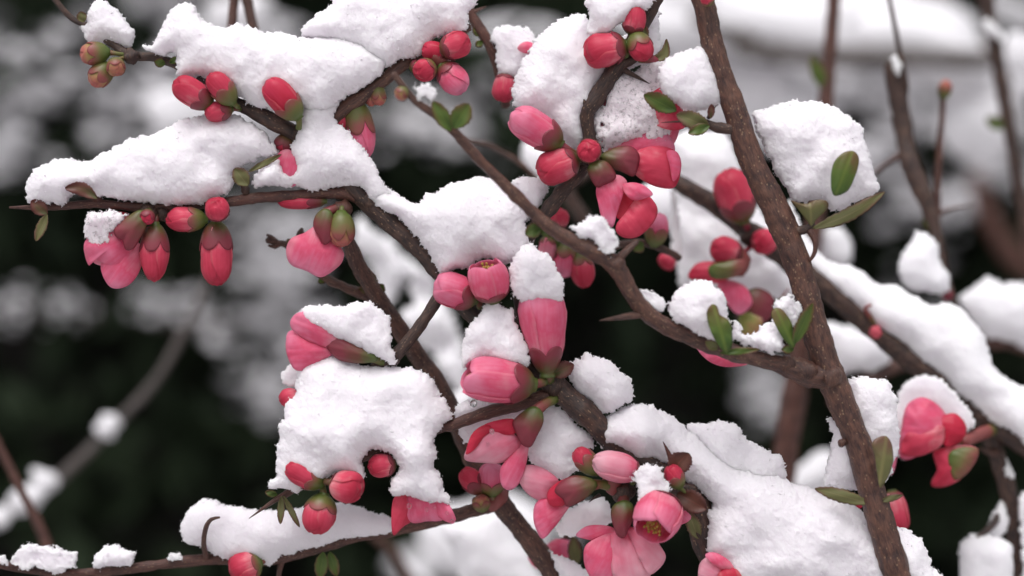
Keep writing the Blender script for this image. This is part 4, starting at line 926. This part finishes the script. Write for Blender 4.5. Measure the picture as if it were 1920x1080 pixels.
knot(bb, 1642, 622, 370, 12, M_DEEP); tube("twig", [(1645, 612, 385, 6), (1632, 595, 370, 5), (1622, 578, 360, 4), (1634, 572, 356, 3)], M_CALYX_G, bb, 8)
f = sub_empty("flower", bb)
petal("petal", [(1685, 850), (1690, 800), (1700, 760), (1730, 745), (1765, 765), (1785, 800), (1770, 830), (1730, 850), (1700, 862)], 250, f, 24, (1830, 810), 0.1, 0, M_PET, 6)
petal("petal", [(1700, 812), (1740, 800), (1770, 800), (1765, 835), (1725, 855), (1690, 850)], 235, f, 14, (1830, 810), 0, 0, M_BUD, 4)
petal("petal", [(1760, 790), (1790, 775), (1812, 800), (1800, 830), (1770, 835)], 245, f, 10, (1830, 810), 0, 0, M_DEEP, 4)
petal("petal", [(1746, 908), (1756, 880), (1750, 850), (1772, 838), (1810, 835), (1835, 845), (1820, 880), (1790, 905), (1762, 914)], 255, f, 14, (1835, 830), 0, 0, M_BUD, 4)
cup(f, [(1780, 850), (1810, 838), (1835, 846), (1818, 882), (1792, 900), (1782, 880)], 242, 8, material=M_CALYX_G)
tube("stalk", [(1862, 805, 390, 12), (1835, 815, 330, 13), (1805, 830, 275, 13)], M_CALYX_G, f, 10)
tube("thorn", [(1870, 850, 400, 8), (1850, 848, 380, 5), (1835, 838, 360, 1)], M_BARK, bb, 8)
f = sub_empty("flower", bb)
bud(bb, (1672, 920), (1684, 1000), 50, 220, 6, 0.15, M_BUD, M_CALYX, p=2.8)
bpy.data.objects.remove(f)
petal("petal", [(1655, 800), (1675, 800), (1682, 850), (1672, 890), (1655, 870)], 230, bb, 8, None, 0, 0, M_PET); petal("petal", [(1560, 935), (1590, 930), (1620, 945), (1600, 955)], 80, bb, 6, None, 0, 0, M_DEEP)
# blurred buds behind the middle
cb = thing("quince_branch", "blurred twig with hanging green and pink buds behind the brown diagonal twig", "branch", (1090, 440, 200))
tube("main_stem", [(1010, 425, 200, 6), (1060, 445, 200, 7), (1130, 462, 210, 7), (1200, 455, 220, 7), (1250, 470, 230, 7), (1275, 485, 240, 6)], M_BARK, cb, 10, 0.1, 6)
bud(cb, (1088, 470), (1096, 540), 46, 190, 6, 0.42, M_BUD, M_CALYX_G, p=1.9, to=(1075, 450, 200)); bud(cb, (1066, 452), (1056, 522), 42, 195, 6, 0.5, M_PET, M_CALYX_G, to=(1066, 446, 200)); bud(cb, (1040, 430), (1052, 390), 42, 210, 6, 0.3, M_BUD, M_CALYX)
bud(cb, (1226, 462), (1236, 398), 44, 215, 6, 0.55, M_PET, M_CALYX_G, to=(1220, 458, 220)); leaf(cb, (1205, 455), (1188, 470), 26, 212, 4); leaf(cb, (1060, 448), (1040, 470), 30, 200, 4)
bud(cb, (1030, 440), (1022, 500), 36, 205, 6, 0.3, M_PALE, M_CALYX_G)
bkf = thing("quince_branch", "blurred pink flowers at the bottom centre, behind the open flowers", "branch", (1050, 1030, 260))
tube("main_stem", [(1120, 960, 230, 8), (1090, 985, 250, 7), (1060, 1010, 260, 7), (1020, 1045, 260, 6)], M_BARK, bkf, 10)
f = sub_empty("flower", bkf)
petal("petal", [(1020, 1030), (1040, 1012), (1070, 1015), (1085, 1035), (1060, 1048), (1030, 1050)], 240, f, 8, None, 0, 0, M_PET, 4); petal("petal", [(990, 1042), (1008, 1030), (1022, 1045), (1015, 1068), (998, 1060)], 240, f, 8, None, 0, 0, M_PET, 3)
leaf(bkf, (1080, 1060), (1075, 1005), 26, 236, 4, material=M_LEAF_OLIVE); 

# ================================================================ snow on the branches
SG = "snow caps on the quince branches"
def S(pts, d, label, **k): return snow(pts, d, label, group=SG, **k)
S([(162,25),(175,4),(190,0),(205,5),(225,25),(240,40),(244,50),(256,62),(250,78),(250,90),(235,93),(215,86),(190,82),(168,84),(158,68),(152,50),(162,45)], 45, "small pointed snow cap in the top left corner above three greenish buds", cap=34)
S([(265,92),(272,78),(283,84),(292,70),(305,48),(318,22),(335,5),(350,3),(365,12),(380,35),(395,42),(424,50),(440,45),(470,47),(500,58),(530,60),(566,68),(600,66),(650,70),(700,80),(724,100),(725,130),(700,155),(675,172),(650,183),(635,198),(625,215),(600,222),(575,212),(556,206),(540,215),(520,212),(500,206),(470,198),(450,186),(438,178),(430,168),(400,150),(370,145),(345,148),(330,140),(332,115),(325,100),(310,104),(290,102)], 0, "wide snow load on the upper left of the main branch, over the red buds", lean=-0.10, lobes=[(420,100,60,10),(600,130,60,12)])
S([(566,68),(572,48),(585,32),(605,15),(620,5),(640,-20),(885,-20),(893,5),(882,20),(878,50),(862,62),(840,64),(820,74),(800,88),(792,106),(770,113),(745,117),(728,128),(700,120),(640,95)], 14, "big snow load at the top, left of centre, above a cluster of five buds", lean=-0.10)
S([(560,205),(565,175),(600,160),(640,182),(630,205),(632,225),(650,240),(670,262),(690,290),(705,310),(718,335),(735,358),(752,372),(745,388),(715,385),(690,374),(680,356),(640,352),(600,358),(560,355),(520,352),(480,352),(472,345),(474,330),(490,310),(512,298),(528,300),(540,325),(556,315),(550,290),(542,278),(548,262),(558,250),(562,225)], -6, "neck of snow from the upper left load to the branch fork, pink petals showing through", cap=45)
S([(50,372),(50,350),(60,325),(75,310),(100,300),(125,297),(150,302),(175,297),(195,285),(225,268),(250,258),(285,250),(310,240),(325,230),(350,222),(385,215),(395,220),(420,213),(445,212),(460,222),(480,235),(500,248),(510,265),(525,287),(500,297),(470,305),(445,318),(437,325),(438,340),(433,360),(400,374),(385,384),(360,387),(330,387),(300,385),(270,381),(230,377),(190,370),(165,362),(135,370),(128,384),(90,384),(62,384)], 2, "long wedge of snow on the side branch at the left, hanging buds below it", lean=-0.08)
S([(690,372),(700,360),(720,345),(735,355),(760,372),(785,378),(800,360),(815,360),(838,345),(865,338),(895,330),(920,335),(940,345),(965,352),(985,375),(992,400),(990,430),(995,455),(985,480),(960,495),(945,500),(920,488),(895,490),(880,505),(850,510),(822,515),(815,495),(808,480),(795,462),(775,440),(755,420),(735,402),(710,392)], -4, "large rounded snow load in the middle of the main branch", lean=-0.10, lobes=[(880,430,70,20)])
S([(955,345),(965,332),(1000,330),(1022,334),(1030,345),(1022,372),(1010,392),(998,410),(985,420),(972,390)], 30, "snow behind the brown twig, right of the large middle load", cap=30)
S([(952,520),(956,495),(962,475),(980,460),(1000,453),(1015,470),(1035,480),(1045,505),(1058,525),(1060,548),(1055,565),(1035,572),(1010,574),(985,570),(970,562),(958,545)], -66, "snow cap on top of the largest upright pink bud in the centre", cap=40)
S([(555,585),(570,573),(600,568),(640,570),(685,562),(700,565),(715,580),(730,590),(735,605),(738,645),(745,665),(740,685),(722,682),(705,672),(690,665),(670,652),(640,640),(615,630),(590,618),(562,608)], -30, "flat tongue of snow on the pink flower left of centre", cap=30)
S([(557,690),(570,678),(600,668),(625,663),(645,672),(665,680),(700,685),(740,685),(780,690),(800,700),(815,710),(825,735),(840,755),(848,775),(845,790),(835,797),(822,810),(818,830),(822,845),(820,860),(815,875),(828,890),(832,905),(835,920),(848,930),(842,944),(810,942),(790,938),(765,928),(750,932),(732,925),(730,905),(738,890),(745,878),(740,864),(734,854),(716,848),(694,846),(684,856),(682,866),(685,878),(687,895),(670,898),(640,888),(615,898),(600,905),(580,912),(560,922),(540,918),(520,915),(502,915),(505,900),(518,888),(515,870),(518,855),(515,835),(525,820),(522,800),(530,780),(532,765),(550,740),(555,715)], -14, "big square snow block at the lower left with two drooping arms", lean=-0.08, lobes=[(620,820,62,26),(640,730,60,10),(790,840,48,16),(790,900,40,10),(770,740,50,8)])
S([(527,705),(540,685),(552,678),(562,690),(560,720),(545,728),(530,722)], 18, "small snow piece behind the left edge of the big square block", cap=22)
S([(905,575),(920,560),(935,562),(945,575),(965,578),(968,595),(970,615),(980,625),(990,650),(996,668),(985,692),(955,690),(930,682),(900,674),(880,682),(866,692),(866,650),(870,620),(885,600),(895,590)], -46, "upright snow cap on the half open pink flower in the centre", cap=40)
S([(1062,690),(1070,675),(1090,665),(1100,660),(1130,672),(1150,680),(1165,695),(1185,708),(1188,735),(1187,750),(1170,760),(1150,770),(1130,778),(1118,768),(1100,750),(1080,735),(1065,715)], 14, "rounded snow piece on the main branch just right of the centre fork", cap=40)
S([(1115,812),(1125,792),(1145,775),(1170,762),(1195,755),(1215,755),(1240,768),(1262,782),(1290,805),(1320,828),(1350,852),(1380,874),(1420,886),(1450,890),(1480,900),(1510,910),(1540,920),(1570,930),(1600,940),(1625,965),(1660,980),(1700,990),(1725,1010),(1738,1030),(1745,1055),(1755,1110),(1330,1110),(1348,1060),(1325,1035),(1320,1010),(1325,980),(1318,960),(1335,945),(1310,925),(1290,910),(1270,895),(1245,872),(1225,862),(1195,864),(1170,850),(1140,845),(1122,835)], 10, "largest snow load, from above the pale pink bud to the foot of the thick stem", cap=66, lean=-.10, lobes=[(1195,805,45,14),(1300,880,40,8),(1420,950,70,16),(1530,1010,80,16),(1370,900,40,-6)])
S([(1290,805),(1320,790),(1350,785),(1365,792),(1380,795),(1395,815),(1410,828),(1430,835),(1440,845),(1465,855),(1472,872),(1470,910),(1430,940),(1380,930),(1340,900)], 34, "slightly pink snow hump between the two lower right loads", cap=50)
S([(1590,720),(1600,703),(1640,708),(1665,712),(1675,735),(1685,745),(1680,765),(1685,790),(1685,830),(1676,870),(1665,900),(1640,915),(1620,920),(1590,920),(1560,915),(1540,912),(1545,895),(1550,870),(1555,850),(1560,820),(1555,800),(1548,785),(1560,778),(1565,790),(1575,780),(1585,750)], -6, "tall column of snow behind the thick stem, resting on a thin leaf", cap=48)
S([(1408,215),(1430,205),(1450,195),(1485,188),(1515,185),(1545,190),(1570,200),(1590,215),(1610,228),(1620,250),(1628,275),(1635,310),(1645,335),(1655,350),(1640,365),(1610,380),(1575,395),(1550,392),(1540,378),(1510,380),(1488,378),(1470,350),(1455,325),(1440,300),(1425,265),(1415,240)], -34, "big rounded snow cap on the leaves right of the thick stem", cap=70, lean=-.08)
S([(1235,130),(1250,110),(1280,95),(1300,90),(1325,88),(1340,110),(1350,150),(1355,185),(1345,200),(1330,205),(1310,212),(1285,210),(1265,200),(1245,190),(1235,165)], -50, "loose snow ball on leaves just left of the top of the thick stem", cap=50)
S([(962,150),(975,115),(1000,80),(1020,55),(1050,35),(1080,25),(1100,28),(1120,60),(1160,70),(1200,40),(1225,15),(1238,25),(1240,60),(1235,100),(1225,118),(1180,135),(1150,160),(1125,195),(1108,225),(1112,245),(1108,278),(1090,290),(1065,278),(1045,255),(1030,240),(1010,225),(980,205),(963,200),(958,175)], 46, "tall round snow dome at the top centre behind the dark forked branch", cap=80, lean=-.08)
S([(1100,64),(1101,20),(1105,-12),(1228,-12),(1215,15),(1190,28),(1168,45),(1150,60),(1130,68),(1112,70)], -30, "narrow snow piece at the very top on the forked branch, over a red bud", cap=40)
S([(1112,250),(1110,225),(1125,180),(1142,150),(1165,135),(1200,122),(1240,110),(1258,112),(1256,135),(1245,155),(1245,180),(1255,200),(1275,215),(1285,232),(1262,242),(1258,262),(1262,280),(1245,290),(1220,278),(1190,272),(1160,285),(1135,285),(1118,270)], 14, "pink tinged snow lying on the open flower right of the forked branch", cap=34, material=M_SNOW_WET, rough=1.5, grain=2.2, holes=0.5)
S([(920,60),(935,48),(960,45),(985,50),(1005,65),(1016,80),(1008,100),(990,120),(972,145),(950,150),(936,144),(930,115),(925,90)], 130, "small snow cap on the short reddish branch left of the dome", cap=36)
S([(775,165),(800,153),(815,160),(822,180),(812,192),(798,182),(785,188)], -195, "bit of snow on the upper end of the brown twig", cap=12, rough=1.3)
S([(1068,425),(1080,415),(1110,403),(1135,408),(1150,430),(1162,455),(1155,478),(1135,478),(1120,465),(1108,447),(1085,445),(1072,435)], -160, "small snow piece on the brown twig below the open flower", cap=24, rough=1.3)
S([(1198,545),(1215,543),(1240,555),(1250,570),(1245,588),(1225,582),(1208,568)], -125, "tiny snow piece on the side twig left of the snow ball", cap=18)
S([(1250,588),(1258,560),(1275,540),(1300,525),(1325,525),(1345,535),(1360,555),(1365,585),(1370,620),(1362,642),(1335,642),(1310,628),(1270,608),(1255,598)], -118, "smooth snow ball behind the green leaf on the side twig", cap=50)
S([(1370,600),(1385,605),(1400,622),(1430,610),(1445,600),(1450,570),(1465,550),(1485,550),(1495,565),(1505,585),(1500,608),(1482,612),(1472,630),(1474,658),(1440,662),(1400,652),(1372,645)], -92, "crumbly snow between the green leaves on the side twig", cap=28, rough=1.5, holes=.3)
S([(1185,895),(1200,870),(1220,866),(1240,872),(1245,890),(1258,905),(1260,930),(1264,948),(1235,952),(1205,958),(1195,940),(1195,915)], -84, "grainy snow strip on the round half open flower at the lower centre", cap=26, rough=1.3, grain=2)
S([(165,397),(200,393),(225,397),(242,408),(226,425),(210,440),(204,455),(185,465),(170,460),(160,448),(157,430),(160,410)], -34, "small snow cap on the open flower at the far left", cap=20, material=M_SNOW_WET, rough=1.3, grain=1.5)
S([(850,785),(855,762),(880,750),(930,748),(990,752),(1005,772),(975,790),(960,800),(930,805),(890,815),(880,835),(868,832),(858,812)], 22, "thin snow behind the side branch above the pale open flower", cap=22, material=M_SNOW)
S([(985,850),(1000,795),(1018,770),(1035,758),(1060,770),(1090,800),(1112,820),(1112,842),(1095,848),(1080,862),(1090,882),(1070,890),(1050,902),(1028,888),(1005,878),(990,865)], 28, "snow under the main branch beside the green calyx, lower centre", cap=40)
S([(1040,985),(1060,955),(1085,940),(1130,930),(1148,945),(1150,980),(1120,1000),(1090,1006),(1060,1010),(1045,1005)], 80, "soft snow behind the open flowers at the bottom centre", cap=40, step=3.4)
S([(1030,1034),(1060,1045),(1100,1065),(1125,1100),(1060,1100)], 110, "small snow wedge on the branch at the bottom centre", cap=26)
S([(340,985),(350,960),(370,940),(395,932),(420,945),(460,950),(500,955),(540,955),(580,948),(620,940),(660,945),(700,960),(735,968),(742,985),(735,998),(700,1004),(650,1010),(600,1025),(560,1035),(530,1042),(510,1058),(470,1055),(430,1050),(400,1040),(385,1030),(370,1025),(350,1020),(340,1005)], 105, "long roll of snow on the bottom branch at the lower left", cap=44, rough=.7)
S([(18,1055),(25,1040),(38,1025),(60,1020),(90,1022),(120,1030),(142,1035),(145,1055),(148,1065),(130,1070),(100,1075),(70,1066),(40,1066)], 95, "flat snow piece at the left end of the bottom branch", cap=26, rough=1.3)
S([(172,1065),(180,1040),(195,1022),(215,1022),(235,1030),(260,1035),(250,1044),(248,1060),(215,1064)], 95, "small peaked snow piece on the bottom branch", cap=22, rough=1.2)
S([(312,1047),(320,1037),(338,1038),(342,1050),(325,1053)], 100, "tiny snow crumb on the bottom branch", cap=8)
S([(-20,1048),(0,1035),(14,1045),(16,1058),(-20,1060)], 95, "snow crumb on the bottom branch at the left edge", cap=10)
# blurred loads behind
FG = "out of focus snow loads behind the thick stem"
def SB(pts, d, label, **k): return snow(pts, d, label, group=FG, step=4.2, grain=0, rough=k.pop('rough', 0.8), **k)
SB([(1250,310),(1256,262),(1300,244),(1330,246),(1362,252),(1385,300),(1405,350),(1430,400),(1460,440),(1480,500),(1500,560),(1440,560),(1380,552),(1350,545),(1310,548),(1272,535),(1268,480),(1254,420),(1268,370)], 560, "out of focus white snow behind the round pink buds left of the thick stem", cap=70)
SB([(1480,370),(1510,430),(1560,490),(1600,495),(1650,530),(1690,535),(1740,565),(1790,570),(1830,605),(1850,640),(1860,680),(1880,700),(1910,720),(1940,740),(1940,850),(1890,812),(1850,790),(1820,760),(1790,740),(1760,705),(1720,675),(1680,640),(1650,622),(1610,598),(1570,566),(1540,545),(1510,520),(1480,470)], 408, "long thick out of focus snow bank along the slanting branch at the right", cap=60, lean=-.1)
SB([(1720,432),(1750,445),(1760,460),(1765,490),(1780,510),(1783,540),(1770,553),(1740,550),(1710,548),(1690,530),(1682,505),(1690,475),(1705,455)], 540, "pear shaped blurred snow lump hanging above the slanting branch")
SB([(1795,560),(1820,540),(1850,517),(1880,530),(1940,540),(1940,655),(1890,645),(1850,635),(1820,605)], 850, "blurred snow mound at the right edge")
SB([(1696,716),(1722,702),(1760,705),(1782,725),(1822,768),(1828,800),(1790,822),(1740,840),(1696,862),(1668,835),(1670,780),(1684,740)], 300, "blurred snow round the pink flower at the lower right", cap=24, material=M_SNOW)
SB([(1872,938),(1888,950),(1892,990),(1870,1012),(1840,1012),(1852,980)], 420, "small blurred snow cap on the dark stem at the lower right corner")
SB([(1800,1015),(1830,997),(1892,1012),(1900,1050),(1892,1110),(1812,1110),(1798,1050)], 400, "blurred snow block in the lower right corner")
SB([(1908,930),(1940,930),(1940,1110),(1918,1110),(1912,1020)], 400, "blurred snow strip on the right edge at the bottom")
SB([(1868,830),(1882,850),(1908,895),(1905,905),(1888,895),(1872,860)], 410, "thin blurred snow line down the dark stem at the lower right", cap=12)
SB([(1500,600),(1560,605),(1620,620),(1665,650),(1660,690),(1600,700),(1570,705),(1530,660)], 820, "blurred snow behind the thick stem, under the slanting branch")
SB([(1530,440),(1560,420),(1590,440),(1600,480),(1580,500),(1540,490)], 1000, "pale blurred snow spot right of the leaf fan on the thick stem")
SB([(672,408),(700,425),(735,450),(765,490),(770,520),(748,548),(735,590),(705,560),(690,500),(665,465)], 1300, "blurred slanting snow behind the open pink flower left of the large middle load", rough=2.2)
SB([(752,470),(800,510),(840,570),(868,630),(880,690),(868,740),(838,720),(806,668),(775,640),(752,600),(770,560)], 1200, "blurred slanting snow below the large middle load, behind the short side branch", rough=2.2)
SB([(838,742),(880,720),(890,770),(860,800),(845,780)], 1100, "small blurred snow patch left of the pale open flower", rough=1.5)
SB([(820,980),(880,966),(930,960),(960,990),(1000,1050),(1020,1110),(880,1110),(850,1040)], 900, "large blurred snow mass at the bottom centre")
SB([(1255,360),(1270,350),(1280,480),(1268,500),(1255,450)], 420, "narrow blurred snow edge left of the round pink buds", cap=12)
SB([(1712,320),(1722,330),(1750,400),(1755,430),(1742,420),(1722,370)], 585, "blurred snow line down the cut-off dark stem at the upper right", cap=10)
SB([(1665,108),(1680,100),(1690,118),(1692,150),(1680,140)], 600, "tiny snow tip on the cut-off dark stem", cap=10)
SB([(1845,35),(1865,40),(1885,65),(1882,80),(1860,72),(1842,55)], 1060, "oval blurred snow lump at the upper right corner", cap=20)
SB([(1185,400),(1196,355),(1230,336),(1268,345),(1278,400),(1258,430),(1215,440)], 800, "soft blurred snow between the open flower and the round pink buds")
SB([(975,270),(1010,262),(1050,290),(1060,330),(1020,345),(985,320)], 900, "soft blurred snow left of the red bud under the round dome")
